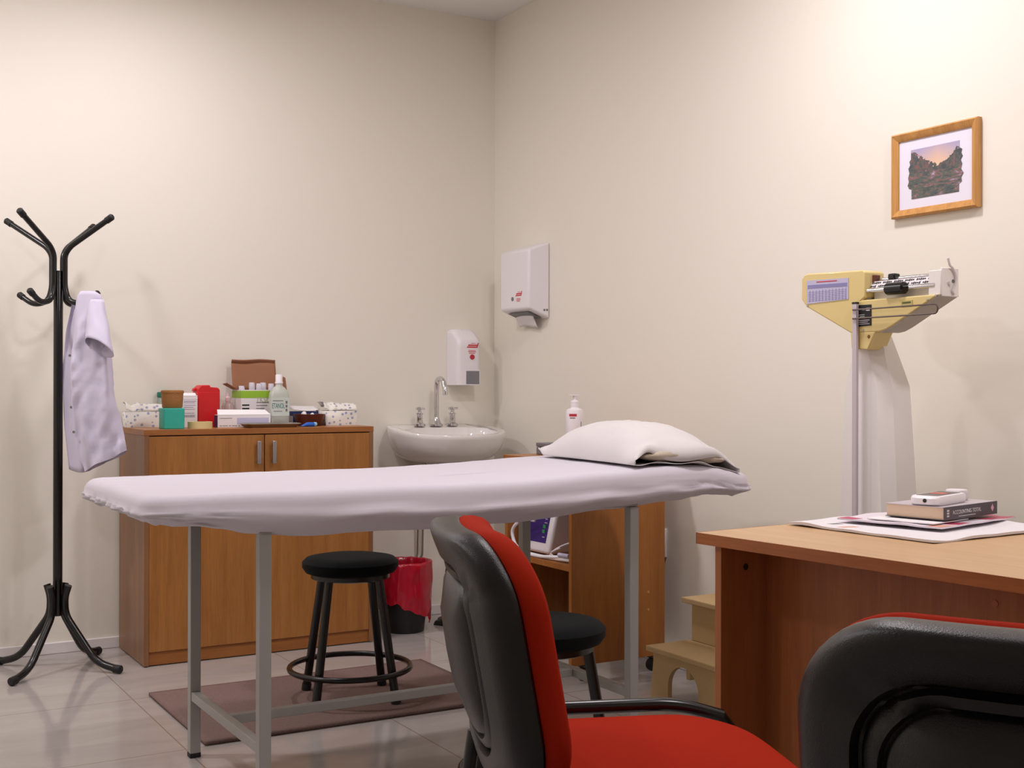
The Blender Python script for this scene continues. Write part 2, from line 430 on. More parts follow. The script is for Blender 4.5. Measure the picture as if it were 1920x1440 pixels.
# cane pot
t = thing('cane_pot', 'small round woven cane pot standing on the teal box', 'pot', (1.246, 4.738, CZ+.0805))
MB().lathe([(0, 0), (.036, 0), (.0385, .004), (.0405, .035), (.0415, .06), (.0415, .0605), (.038, .0605), (.036, .01), (0, .01)], n=32).build('body', M_WICK, t)
MB().lathe([(.038, .054), (.0425, .056), (.0440, .061), (.0425, .067), (.037, .069), (0, .069)], n=32, cap=False).build('rim', M_WICK, t)
# jar with green lid
t = thing('green_lidded_jar', 'pale translucent jar with green lid behind the cane pot', 'jar', TP(1.294, 5.050))
MB().lathe([(0, 0), (.024, 0), (.026, .004), (.026, .112), (.024, .12), (0, .12)], n=28).build('body', M_JAR, t)
MB().lathe([(.027, .118), (.028, .122), (.028, .136), (.026, .140), (0, .140)], n=28).build('lid', M_GREENL, t)
# tall white medicine carton
t = thing('medicine_carton', 'tall white medicine carton between cane pot and red container', 'carton', TP(1.352, 4.885), -.05)
MB().box(-.034, .028, -.022, .022, 0, .128).build('carton', M_PAPER, t, bevel=.001)
MB().add([(-.0345, -.0228, .114), (.0285, -.0228, .114), (.026, .012, .136), (-.032, .012, .136), (-.0345, -.0228, .1155), (.0285, -.0228, .1155), (.026, .012, .1375), (-.032, .012, .1375)],
         [(0, 1, 2, 3), (4, 7, 6, 5), (0, 4, 5, 1), (1, 5, 6, 2), (2, 6, 7, 3), (3, 7, 4, 0)]).build('flap', M_DOTW, t)
b = MB()
for i in range(18): b.box(-.024+i*.0024, -.024+i*.0024+(.0008 if i % 3 else .0016), -.0226, -.0222, .040, .050)
b.build('barcode', M_PAPERB, t)
b = MB()
for z, x1 in ((.104, .022), (.098, .018), (.088, .02), (.080, .012), (.072, .018), (.056, .016)): b.box(-.026, x1, -.0226, -.0222, z, z+.0016)
b.build('lettering', M_LBLL, t)
# red sharps container
t = thing('sharps_container', 'red plastic sharps container at the back of the cabinet', 'container', TP(1.430, 4.915), 0)
prof = [(-.046, 0), (.046, 0), (.046, .148), (.042, .156), (.034, .159), (.006, .161), (.006, .169), (-.030, .169), (-.040, .160), (-.046, .150)]
MB().prism(prof, 'y', -.036, .036).build('body', M_REDP, t, bevel=.004)
MB().prism([(-.041, .012), (.041, .012), (.041, .14), (-.041, .14)], 'y', -.0372, -.035).build('front_panel', M_REDP, t, bevel=.001)
MB().prism([(-.058, .144), (-.044, .149), (-.044, .158), (-.054, .156)], 'y', -.012, .012).build('lid_tab', M_REDP, t, bevel=.002)
# roll of tape
t = thing('tape_roll', 'flat roll of cream tape lying near the cabinet edge', 'tape', TP(1.353, 4.735))
MB().lathe([(.026, 0), (.047, 0), (.047, .026), (.026, .026), (.026, 0)], n=40, cap=False).build('tape', M_TAPE, t)
MB().lathe([(.024, 0), (.0262, 0), (.0262, .026), (.024, .026), (.024, 0)], n=40, cap=False).build('core', M_TAPEI, t)
# long white carton
t = thing('long_carton', 'long low white carton with purple end lying before the green banded box', 'carton', TP(1.545, 4.800), -.04)
MB().box(-.108, .108, -.024, .024, 0, .050).build('carton', M_PAPER, t, bevel=.0008)
MB().prism([(-.024, .001), (.024, .001), (.024, .049), (-.024, .049)], 'x', -.1095, -.1078).build('end_panel', M_PURP, t)
MB().add([(-.108, -.0245, .050), (.108, -.0245, .050), (.094, .010, .068), (-.100, .014, .070), (-.108, -.0245, .0512), (.108, -.0245, .0512), (.094, .010, .0692), (-.100, .014, .0712)],
         [(0, 1, 2, 3), (4, 7, 6, 5), (0, 4, 5, 1), (1, 5, 6, 2), (2, 6, 7, 3), (3, 7, 4, 0)]).build('flap', M_DOTW, t)
b = MB()
for i in range(16): b.box(-.100+i*.0125, -.0905+i*.0125+.002*math.sin(i*2), -.0246, -.0241, .006, .0082)
b.build('lettering', M_GREYT, t)
MB().box(-.100, -.05, -.0246, -.0241, .036, .0375).build('heading', M_GREYT, t)
MB().box(-.03, .10, -.0245, -.0240, .012, .038).build('pale_print', M_LBL, t)
# small clear bottle with pink top
t = thing('spray_bottle', 'small clear pinkish bottle between red container and open cardboard box', 'bottle', TP(1.533, 4.958))
MB().lathe([(0, 0), (.024, 0), (.026, .004), (.026, .082), (.020, .094), (.010, .098), (.010, .104)], n=24).build('body', M_CLEAR, t)
MB().lathe([(.0105, .102), (.0115, .104), (.0115, .118), (.007, .122), (.006, .136), (0, .138)], n=20).build('cap', mat('pale_pink_cap', (232, 200, 204), .4), t)
# open cardboard box with green band
t = thing('cardboard_box', 'opened white cardboard box with green band and raised brown flap', 'box', TP(1.664, 4.945), -.03)
bw, bd, bh = .098, .068, .150
MB().box(-bw, bw, -bd, -bd+.003, 0, bh).box(-bw, bw, bd-.003, bd, 0, bh).box(-bw, -bw+.003, -bd+.003, bd-.003, 0, bh).box(bw-.003, bw, -bd+.003, bd-.003, 0, bh).box(-bw, bw, -bd, bd, 0, .003).build('carton', M_PAPER, t)
MB().box(-bw-.0004, bw+.0004, -bd-.0006, -bd-.0001, bh-.034, bh-.004).box(-bw-.0006, -bw-.0001, -bd, bd, bh-.034, bh-.004).build('green_band', M_GREEN, t)
b = MB()
for z, x0, x1 in ((.096, -.035, .03), (.084, -.035, .012), (.072, -.035, .0)): b.box(x0, x1, -bd-.0006, -bd-.0001, z, z+.003)
b.build('lettering', M_GREYT, t)
b = MB()
for z in (.056, .070, .084): b.box(-.094, -.064, -bd-.0006, -bd-.0001, z, z+.006)
b.build('dark_print', M_BLACKP, t)
text('lettering', 'TKSC', .030, mat('pale_green_grey_print', (176, 186, 150), .5), t, (-.006, -bd-.0008, .108), (PI/2, 0, 0), .85)
# flaps: tall one at the back, small ones left and right
def flapgrid(a, bb):
    return (-bw+.003+(2*bw-.006)*a, bd-.004+.028*bb+.002*math.sin(a*6), bh-.002+.118*bb-.004*(1 if a < .04 else 0))
MB().grid(flapgrid, 20, 8).build('back_flap', M_CARD, t, solid=.003, angle=60)
MB().grid(lambda a, bb: (-bw+.003+(2*bw-.008)*a, bd+.024-.010*bb, bh+.114+.013*bb-.002*math.sin(a*7)), 20, 4).build('flap_lip', M_CARD, t, solid=.003, angle=60)
MB().prism([(-bd+.006, bh-.001), (bd-.004, bh-.001), (bd-.006, bh+.058), (bd-.036, bh+.062), (-bd+.026, bh+.05)], 'x', bw-.003, bw).build('side_flap', M_CARD, t)
MB().add([(-bw, -.02, bh), (-bw, .06, bh), (-bw-.044, .05, bh+.022), (-bw-.04, .0, bh+.026), (-bw, -.02, bh+.003), (-bw, .06, bh+.003), (-bw-.044, .05, bh+.025), (-bw-.04, .0, bh+.029)],
         [(0, 1, 2, 3), (4, 7, 6, 5), (0, 4, 5, 1), (1, 5, 6, 2), (2, 6, 7, 3), (3, 7, 4, 0)]).build('side_flap', M_CARD, t)
# wrapped syringes in the box
spots = [(-.070, -.030, .162, .22, 'leaning out at the left'), (-.040, -.032, .176, .05, 'second from the left'), (-.018, -.034, .172, -.05, 'third from the left'), (.012, -.016, .176, .03, 'fourth from the left'), (.040, -.018, .172, -.04, 'at the right')]
for x, y, top, ti, wh in spots:
    t2 = thing('syringe_packet', 'white wrapped syringe packet standing in the cardboard box, '+wh, 'packet', (1.664+x, 4.945+y, CZ+.004), -.03, 'syringe packets in the cardboard box')
    b = MB()
    def pk(a, bb, x=x):
        th = 2*PI*a; z = top*bb; taper = .35+.65*min(1, (1-bb)*14+.15)
        return (math.cos(th)*.0125*(1 if bb < .97 else .9)-math.sin(ti)*z*.5, math.sin(th)*.007*taper, z)
    b.grid(pk, 16, 14, cu=True); b.build('wrapper', M_SYR, t2, angle=60)
    MB().tube([(-math.sin(ti)*.02*.5, 0, .02), (-math.sin(ti)*(top-.02)*.5, 0, top-.02)], .005, 10).build('barrel', M_GREYT, t2)
# alcohol bottle
t = thing('alcohol_bottle', 'frosted alcohol bottle with teal lettered label before the cardboard box', 'bottle', TP(1.697, 4.800), -.05)
def rb(w, dd, z, r): return [(x, y, z) for x, y in rrect(w, dd, r, 5)]
secs = [(.066, .040, 0, .010), (.076, .048, .004, .012), (.077, .049, .125, .012), (.074, .046, .138, .014), (.050, .038, .157, .016), (.030, .030, .166, .0145), (.027, .027, .176, .0134)]
b = MB(); nn = len(rb(*secs[0]))
b.add([p for s_ in secs for p in rb(*s_)], [(i*nn+k, i*nn+(k+1) % nn, (i+1)*nn+(k+1) % nn, (i+1)*nn+k) for i in range(len(secs)-1) for k in range(nn)]+[list(range(nn))[::-1], [(len(secs)-1)*nn+k for k in range(nn)]])
b.build('bottle', M_BOTTLE, t, angle=50)
MB().lathe([(.0135, .174), (.0165, .176), (.0165, .181), (.0145, .184), (.0145, .210), (.012, .213), (0, .213)], n=22).build('cap', M_WPLAS, t)
MB().box(-.037, .036, -.0255, -.0246, .044, .118).build('label_panel', mat('pale_bottle_label', (206, 214, 206), .45), t)
text('lettering', 'ETANOL', .030, M_TEALT, t, (-.010, -.0257, .084), (PI/2, 0, 0), .46)
b = MB(); b.box(-.034, .010, -.0260, -.0256, .104, .107); b.box(-.030, .006, -.0260, -.0256, .062, .0645)
for z in (.062, .078, .094): b.box(.020, .028, -.0260, -.0256, z, z+.011)
b.build('small_print', M_GREYT, t)
# stainless tray
t = tag(MB().build('steel_tray', M_STEEL) if False else MB().add(
    [(x, y, z) for (hw, hd, z) in ((.098, .040, .0), (.112, .050, .014), (.118, .055, .0155), (.112, .050, .0175), (.097, .039, .004)) for x, y in rrect(2*hw, 2*hd, .02, 5)],
    [(i*24+k, i*24+(k+1) % 24, (i+1)*24+(k+1) % 24, (i+1)*24+k) for i in range(4) for k in range(24)]+[list(range(24))[::-1], [4*24+k for k in range(24)]]
    ).build('steel_tray', M_STEEL, None, TP(1.628, 4.708), angle=30), 'shallow stainless steel tray at the front edge of the cabinet top', 'tray')
# blue carton with white flap
t = thing('blue_carton', 'blue and white carton with lifted white flap behind the brown bowl', 'carton', TP(1.858, 4.955), -.02)
MB().box(-.058, .056, -.045, .045, 0, .040).build('carton', M_PAPER, t, bevel=.0008)
MB().box(-.0585, .0565, -.0455, .0455, .040, .058).box(-.0588, -.045, -.0458, -.0449, 0, .058).build('blue_band', M_BLUE, t)
def bf(a, bb): return (-.060+.118*a+.012*math.sin(a*PI)*0, -.052+.084*bb, .060+.020*bb+.008*(1-bb)*(2*a-1)**2+.001*math.sin(a*5))
MB().grid(bf, 14, 8).build('flap', M_DOTW, t, solid=.0014, angle=60)
# bowl with cotton
t = tag(MB().lathe([(0, 0), (.050, 0), (.053, .003), (.066, .047), (.067, .049), (.063, .049), (.050, .006), (0, .006)], n=36).build('brown_bowl', M_BOWL, None, TP(1.840, 4.832)), 'round brown bowl with cotton balls between steel tray and dotted carton', 'bowl')
for i, (x, y, z, rr, wh) in enumerate(((-.034, -.030, .043, .0115, 'larger white cotton ball at the tray side of the brown bowl'), (.004, -.024, .040, .0085, 'smaller white cotton ball at the middle of the brown bowl'))):
    def ball(a, bb):
        th, ph = 2*PI*a, PI*bb; r = rr*(1+.25*nz(math.cos(th)*math.sin(ph)*1.6+i*3, math.sin(th)*math.sin(ph)*1.6, math.cos(ph)*1.6))
        return (r*math.cos(th)*math.sin(ph), r*math.sin(th)*math.sin(ph), r*math.cos(ph))
    tag(MB().grid(ball, 16, 10, cu=True).build('cotton_ball', M_COTTON, None, (1.840+x, 4.832+y, CZ+z+.006), angle=180), wh, 'cotton ball', 'cotton balls in the brown bowl')
# blue tube
t = thing('ointment_tube', 'small blue tube with pale tip lying before the brown bowl', 'tube', TP(1.795, 4.722), .10)
def ot(a, bb):
    th = 2*PI*a; rx = .008*(1-.0*bb); ry = .012; k = smooth(0, .55, bb)
    return (-.036+.060*bb, math.cos(th)*(.014-.006*k), .009+math.sin(th)*(.0012+.0078*k)*1.0-.006*(1-k))
MB().grid(ot, 18, 10, cu=True).build('tube', M_TUBE, t, angle=60)
MB().lathe([(.008, .024), (.0092, .025), (.0088, .034), (.004, .0385), (0, .039)], (0, 0, .0095), 16, axis='x').build('tip', M_TUBEC, t)

# ------------------------------------------------------------------ wash basin
t = thing('wash_basin', 'white ceramic wall-hung wash basin with chrome tall-necked tap', 'sink', (2.513, YW, .70))
def plan(th, k):
    # th 0..PI : half round front (-y); flat at wall
    x = -math.cos(th); s = math.sin(th)
    return (x*.222*(abs(x)**-.18 if abs(x) > 1e-3 else 1)*k if False else math.copysign(abs(x)**.82, x)*.215*k, -(.035+(.405*k-.035)*s**.9) if s > 1e-6 else -.002)
def rimz(y): return .880-.036*max(0, min(1, (-y-.06)/.37))-.70
NB = 49
def base_plan(i):
    if i < 8:
        q = i/8; return (-.200-.066*math.sin(q*PI/2), -.002-.183*q)
    if i > 40:
        q = (48-i)/8; return (.200+.066*math.sin(q*PI/2), -.002-.183*q)
    a = PI*(i-8)/32; c, sn = -math.cos(a), math.sin(a)
    return (math.copysign(abs(c)**.9, c)*.266, -.185-.245*sn**.9)
def ring(k, dz, ysc=1.0, flat=None):
    out = []
    for i in range(NB):
        x, y = base_plan(i); px = x*k; py = y*k*ysc if i not in (0, 48) else -.002
        out.append((px, py, (rimz(py) if flat is None else flat)+dz))
    return out
b = MB()
outer = [ring(.10, -.150), ring(.50, -.148), ring(.72, -.138), ring(.85, -.115), ring(.93, -.085), ring(.98, -.05), ring(1.0, -.02), ring(1.006, -.008), ring(.996, 0)]
inner = [ring(.965, .001)]
rings = outer+inner
b.add([p for r in rings for p in r], [(i*NB+k, i*NB+k+1, (i+1)*NB+k+1, (i+1)*NB+k) for i in range(len(rings)-1) for k in range(NB-1)])
# deck and bowl: bowl loop is closed, joined to rim loop by walking both
o = len(b.v)
def closed_bowl(k, z):
    out = []
    for i in range(NB):
        th = PI*i/(NB-1); x = -math.cos(th); s = math.sin(th)
        out.append((math.copysign(abs(x)**.8, x)*.215*k, -.235-.155*k*(s**.8), z if z is not None else rimz(-.235-.155*k*s**.8)-.002))
    for i in range(1, NB-1):
        th = PI*i/(NB-1); x = math.cos(th); s = math.sin(th)
        out.append((math.copysign(abs(x)**.8, x)*.215*k, -.235+.10*k*(s**.7), z if z is not None else rimz(-.235+.1*k*s**.7)-.002))
    return out
CB = len(closed_bowl(1, None))
levels = [closed_bowl(1.0, None), closed_bowl(.95, .120), closed_bowl(.8, .085), closed_bowl(.45, .065), closed_bowl(.12, .058)]
vo = len(b.v)
b.add([p for r in levels for p in r], [(i*CB+k, (i+1)*CB+k, (i+1)*CB+(k+1) % CB, i*CB+(k+1) % CB) for i in range(4) for k in range(CB)]+[[4*CB+k for k in range(CB)]])
rim0 = 9*NB
for k in range(NB-1): b.f.append([rim0+k, rim0+k+1, vo+k+1, vo+k]); b.m.append(0)
# back deck: from wall line to bowl rear half
wall = [(x, -.002, rimz(-.01)) for x in [-.193+.386*i/(NB-1) for i in range(NB)]]
wo = len(b.v); b.v += wall
rear = [vo]+[vo+CB-1-i for i in range(NB-2)]+[vo+NB-1]
for k in range(NB-1): b.f.append([wo+k, wo+k+1, rear[k+1], rear[k]]); b.m.append(0)
b.build('basin', M_CERAM, t, angle=50)
def px_(p): return p
sp = fillet([(.002, -.085, .178), (.002, -.085, .335), (.002, -.092, .392), (.002, -.150, .392), (.002, -.172, .345), (.002, -.176, .318)], .05, 7)
MB().tube(sp, .0115, 16).lathe([(.030, .176), (.030, .184), (.020, .192), (.0125, .215)], (.002, -.085, 0), 20).build('spout', M_CHROME, t)
for sx in (-.082, .085):
    tp = MB().lathe([(.026, .176), (.026, .186), (.015, .192), (.013, .225), (.016, .232), (.016, .236), (.009, .238), (.009, .252), (.014, .254), (.014, .262), (0, .264)], (sx, -.083, 0), 18).build('tap', M_CHROME, t)
    MB().tube([(sx-.018, -.083, .256), (sx+.026, -.087, .256)], .0052, 10).tube([(sx, -.063, .256), (sx, -.105, .256)], .0052, 10).build('tap_handle', M_CHROME, tp)
MB().lathe([(.016, .064), (.016, .060), (0, .0595)], (0, -.24, 0), 18).build('plug_hole', M_CHROME, t)
MB().lathe([(.034, .028), (.034, .012), (.026, -.002), (.018, -.004), (.018, -.05)], (0, -.16, 0), 20).build('drain_collar', M_BLACKP, t)
MB().tube(fillet([(0, -.16, -.03), (0, -.16, -.17), (.05, -.16, -.20), (.075, -.13, -.12), (.075, -.004, -.10)], .04, 6), .017, 14).build('trap', M_WPLAS2, t)
MB().lathe([(.024, -.012), (.027, 0), (.024, .014)], (.065, -.15, .004), 16, axis='x').build('pipe_nut', M_WPLAS, t)
for sx in (-.06, -.035):
    MB().tube(fillet([(sx, -.06, .03), (sx-.012, -.05, -.20), (sx-.006, -.03, -.42), (sx-.01, -.004, -.44)], .05, 6), .0055, 8).build('supply_hose', M_STEEL, t)

# ------------------------------------------------------------------ soap dispenser
t = thing('soap_dispenser', 'white wall soap dispenser with red mark and grey window above the basin', 'soap dispenser', (2.672, YW, 1.063))
def soap_ring(z):
    w = .120; dd = .112 if z < .20 else .112-.060*smooth(.20, .26, z)
    if z > .245: w -= .03*smooth(.245, .262, z)
    pts = rrect(w, dd*2, .022, 5)
    return [(x, min(-.001, y), z) for x, y in pts if y < 1e-4 or True][0:0]+[(x, (y if y < 0 else -.001), z) for x, y in pts]
zs = [0, .004, .06, .12, .18, .205, .22, .235, .247, .255, .259]
b = MB(); R0 = [soap_ring(z) for z in zs]; n0 = len(R0[0])
b.add([p for r in R0 for p in r], [(i*n0+k, i*n0+(k+1) % n0, (i+1)*n0+(k+1) % n0, (i+1)*n0+k) for i in range(len(zs)-1) for k in range(n0)]+[list(range(n0))[::-1], [(len(zs)-1)*n0+k for k in range(n0)]])
b.build('housing', M_WPLAS, t, angle=50)
MB().prism([(-.018, .004), (.052, .004), (.052, .066), (-.018, .066)], 'y', -.1135, -.105).build('window', M_WIN, t, bevel=.002)
MB().prism([(-.021, .002), (.055, .002), (.055, .069), (-.021, .069)], 'y', -.1126, -.108).build('window_frame', M_WPLAS, t)
MB().lathe([(0, -.1145), (.012, -.1145), (.0125, -.111)], (.014, 0, .130), 24, axis='y').build('button', M_DRED, t)
def logo(parent, c, s, plane, mat_=M_REDPR):
    b = MB()
    def Q(u, v): return (c[0]+u*s, c[1], c[2]+v*s) if plane == 'y' else (c[0], c[1]-u*s, c[2]+v*s)
    def para(u0, u1, v0, v1, sk):
        e = .0004; q = [Q(u0, v0), Q(u1, v0), Q(u1+sk, v1), Q(u0+sk, v1)]
        off = Vector((0, -e, 0)) if plane == 'y' else Vector((-e, 0, 0))
        b.add([tuple(p) for p in q]+[tuple(Vector(p)+off) for p in q], [(3, 2, 1, 0), (4, 5, 6, 7), (0, 1, 5, 4), (1, 2, 6, 5), (2, 3, 7, 6), (3, 0, 4, 7)])
    para(-.50, .34, -.06, .04, .06); para(-.40, .40, .09, .19, .06); para(.36, .46, -.06, .34, .14)
    para(-.34, .30, -.30, -.26, 0); para(-.36, .34, -.40, -.36, 0); para(-.30, .26, -.52, -.47, 0); para(-.12, .30, .28, .31, 0)
    return b.build('logo', mat_, parent)
logo(t, (.014, -.1125, .176), .058, 'y')
for dx in (-.012, .016): MB().lathe([(0, -.0005), (.0022, 0), (0, .0008)], (dx, -.058, .2588), 10).build('screw_hole', M_GREYT, t)

# ------------------------------------------------------------------ paper towel dispenser
t = thing('towel_dispenser', 'white wall paper-towel dispenser on the right wall by the corner', 'towel dispenser', (XW, 4.708, 1.36))
def tp_poly(): return [(0, -.002), (-.110, .040), (-.110, .300), (-.098, .306), (0, .338)]
MB().prism([(x, z) for x, z in tp_poly()], 'y', -.125, .125).build('housing', M_WPLAS, t, bevel=.010, seg=3)
MB().lathe([(0, -.1125), (.009, -.1125), (.0095, -.108)], (0, .012, .088), 20, axis='x').build('lock', M_GREYT, t)
logo(t, (-.1106, -.040, .102), .052, 'x')
MB().add([(-.088, -.09, .026), (-.088, .09, .026), (-.022, .09, .001), (-.022, -.09, .001)], [(0, 1, 2, 3)]).build('slot', M_GREYT, t, solid=.002)
def towel(a, bb):
    y = .082-.150*a; return (-.055+.030*bb-.012*math.sin(a*PI)*(1-bb), y+.006*bb, .018-.052*bb+.006*math.sin(a*5)*bb+.006*math.sin(a*PI)*(1-bb))
MB().grid(towel, 14, 6).build('paper_towel', M_PAPER, t, solid=.001, angle=180)
for dy in (-.1255,):
    MB().lathe([(0, -.002), (.005, -.001), (.0055, .001)], (-.028, dy, .035), 14, axis='y').lathe([(0, -.002), (.005, -.001), (.0055, .001)], (-.014, dy, .036), 14, axis='y').build('side_rivet', M_GREYT, t)

# ------------------------------------------------------------------ picture
t = thing('framed_picture', 'garden landscape print in a golden oak frame high on the wall', 'picture', (XW, 2.455, 1.691))
fw, fh, fb = .157, .1265, .024
def mould(o0, o1, x0, x1):
    b = MB()
    def loop(o, x): return [(x, -fw+o, -fh+o), (x, fw-o, -fh+o), (x, fw-o, fh-o), (x, -fw+o, fh-o)]
    prof = [(0, -.001), (0, -.016), (.005, -.022), (.012, -.019), (.017, -.017), (fb, -.012), (fb, -.004)]
    vs = [p for o, x in prof for p in loop(o, x)]
    b.add(vs, [(i*4+k, i*4+(k+1) % 4, (i+1)*4+(k+1) % 4, (i+1)*4+k) for i in range(len(prof)-1) for k in range(4)])
    return b
mould(0, 0, 0, 0).build('frame', M_PFRAME, t, angle=25)
MB().box(-.008, -.004, -fw+fb-.002, fw-fb+.002, -fh+fb-.002, fh-fb+.002).build('mount', M_MATB, t)
def printmat():
    m, nt, b = newmat('garden_print'); N, L = nt.nodes, nt.links
    tc = N.new('ShaderNodeTexCoord'); sp = N.new('ShaderNodeSeparateXYZ'); L.new(tc.outputs['Object'], sp.inputs[0])
    def Mth(op, a, bb=None):
        n = N.new('ShaderNodeMath'); n.operation = op
        for i, v in enumerate((a, bb)):
            if v is None: continue
            if isinstance(v, (int, float)): n.inputs[i].default_value = v
            else: L.new(v, n.inputs[i])
        return n.outputs[0]
    def noi(sc, det=3):
        n = N.new('ShaderNodeTexNoise'); n.inputs['Scale'].default_value = sc; n.inputs['Detail'].default_value = det; L.new(tc.outputs['Object'], n.inputs['Vector']); return n
    def noi2(sc, sy, sz, det):
        mpp = N.new('ShaderNodeMapping'); mpp.inputs['Scale'].default_value = (1, sy, sz); L.new(tc.outputs['Object'], mpp.inputs['Vector'])
        n = N.new('ShaderNodeTexNoise'); n.inputs['Scale'].default_value = sc; n.inputs['Detail'].default_value = det; n.inputs['Roughness'].default_value = .7; L.new(mpp.outputs['Vector'], n.inputs['Vector']); return n
    def ramp(f, st):
        c = N.new('ShaderNodeValToRGB'); c.color_ramp.elements.remove(c.color_ramp.elements[1])
        c.color_ramp.elements[0].position = st[0][0]; c.color_ramp.elements[0].color = lin(st[0][1])
        for p, col in st[1:]:
            e = c.color_ramp.elements.new(p); e.color = lin(col)
        L.new(f, c.inputs['Fac']); return c.outputs['Color']
    def mix(f, a, bb):
        x = N.new('ShaderNodeMix'); x.data_type = 'RGBA'
        if isinstance(f, float): x.inputs[0].default_value = f
        else: L.new(f, x.inputs[0])
        L.new(a, x.inputs[6]); L.new(bb, x.inputs[7]); return x.outputs[2]
    y, z = sp.outputs['Y'], sp.outputs['Z']
    # distance from the bright gap in the trees
    dy = Mth('ABSOLUTE', Mth('ADD', y, .010))
    tree = noi(85, 3); th = Mth('ADD', Mth('MULTIPLY', dy, .55), Mth('MULTIPLY', Mth('SUBTRACT', tree.outputs['Fac'], .5), .045))
    sky = ramp(Mth('MULTIPLY', Mth('ADD', z, Mth('MULTIPLY', dy, .35)), 9.0), [(0, (238, 206, 160)), (.35, (226, 190, 170)), (.8, (178, 168, 200))])
    veg = ramp(noi2(62, 1.0, .8, 6).outputs['Fac'], [(.30, (40, 40, 52)), (.42, (60, 76, 62)), (.5, (84, 92, 78)), (.56, (120, 96, 78)), (.60, (168, 84, 66)), (.64, (70, 74, 90)), (.74, (180, 160, 110))])
    veg2 = ramp(noi2(46, .8, 2.2, 6).outputs['Fac'], [(.32, (42, 42, 54)), (.44, (72, 88, 70)), (.52, (96, 112, 88)), (.56, (176, 84, 70)), (.60, (112, 116, 130)), (.68, (206, 200, 212))])
    low = Mth('LESS_THAN', z, Mth('ADD', .0, Mth('MULTIPLY', Mth('SUBTRACT', tree.outputs['Fac'], .5), .03)))
    land = mix(low, veg, veg2)
    dusk = N.new('ShaderNodeRGB'); dusk.outputs[0].default_value = lin((92, 84, 110))
    land = mix(.30, land, dusk.outputs[0])
    isky = Mth('GREATER_THAN', Mth('SUBTRACT', z, .012), th)
    L.new(mix(isky, land, sky), b.inputs['Base Color']); b.inputs['Roughness'].default_value = .3
    return m
M_PRINT = printmat()
pl = [(-.088, .072), (.088, .072), (.088, .045), (.094, .038), (.091, .028), (.098, .018), (.094, .004), (.099, -.010), (.096, -.022), (.101, -.032), (.095, -.042), (.086, -.045), (.086, -.074),
      (-.086, -.074), (-.086, -.052), (-.096, -.046), (-.094, -.034), (-.102, -.022), (-.093, -.010), (-.097, .004), (-.092, .016), (-.099, .026), (-.094, .036), (-.097, .046), (-.088, .052)]
MB().prism(pl, 'x', -.0092, -.0078).build('print', M_PRINT, t)

# ------------------------------------------------------------------ exam table
t = thing('exam_table', 'grey steel-legged examination table in the middle of the room', 'table', (1.53, 3.17, 0))
LX0, LX1, LY0, LY1 = -.553, .545, -.300, .302
for x in (LX0, LX1):
    for y in (LY0, LY1):
        lg = MB().box(x-.015, x+.015, y-.015, y+.015, .012, .713).build('leg', M_GREY, t, bevel=.002)
        MB().box(x-.0158, x+.0158, y-.0158, y+.0158, 0, .014).build('foot_cap', M_BLACKR, lg, bevel=.002)
    MB().box(x-.0125, x+.0125, LY0+.015, LY1-.015, .163, .188).build('cross_rail', M_GREY, t, bevel=.002)
MB().box(LX0+.0125, LX1-.0125, -.012, .014, .165, .189).build('long_rail', M_GREY, t, bevel=.002)
MB().box(-.57, .56, LY0-.012, LY0+.012, .714, .738).box(-.57, .56, LY1-.012, LY1+.012, .714, .738).box(LX0-.012, LX0+.012, LY0+.012, LY1-.012, .714, .738).box(LX1-.012, LX1+.012, LY0+.012, LY1-.012, .714, .738).build('top_frame', M_GREY, t, bevel=.002)
MB().box(-.818, .935, -.312, .316, .739, .772).build('mattress', M_BLACKP, t, bevel=.014, seg=4)

# sheet: concentric rounded rectangles, over the edge and down
def ztop(x): return .803+.022*smooth(1.55, 2.25, x)-.026*smooth(2.30, 2.50, x)
SA, SB, SCX, SCY = .915, .362, 1.593, 3.190
def rr_pt(q, a, bb, r):
    # q in 0..1 around a rounded rect, a/bb half sizes; returns point + outward normal
    L1, L2 = 2*(a-r), 2*(bb-r); La = PI*r/2; tot = 2*L1+2*L2+4*La; s = (q % 1)*tot
    segs = [('l', L1, (-a+r, -bb), (1, 0), (0, -1)), ('a', La, (a-r, -bb+r), -90), ('l', L2, (a, -bb+r), (0, 1), (1, 0)), ('a', La, (a-r, bb-r), 0),
            ('l', L1, (a-r, bb), (-1, 0), (0, 1)), ('a', La, (-a+r, bb-r), 90), ('l', L2, (-a, bb-r), (0, -1), (-1, 0)), ('a', La, (-a+r, -bb+r), 180)]
    for g in segs:
        if s <= g[1]+1e-9:
            if g[0] == 'l': return (g[2][0]+g[3][0]*s, g[2][1]+g[3][1]*s), g[4]
            an = math.radians(g[3])+s/r; return (g[2][0]+r*math.cos(an), g[2][1]+r*math.sin(an)), (math.cos(an), math.sin(an))
        s -= g[1]
    return (-a+r, -bb), (0, -1)
def skirt(x, y, nrm):
    near = interp([(.68, .060), (.80, .068), (.92, .096), (1.05, .108), (1.5, .112), (1.8, .110), (2.05, .104), (2.25, .098), (2.36, .080), (2.50, .066)], x)
    wn = smooth(.2, .8, -nrm[1]); wf = smooth(.2, .8, nrm[1])
    return near*wn+.075*wf+.062*max(0, 1-wn-wf)
NQ, E = 260, .034
prof = [0, .25, .5, .7, .84, .93, .975, 1.0]
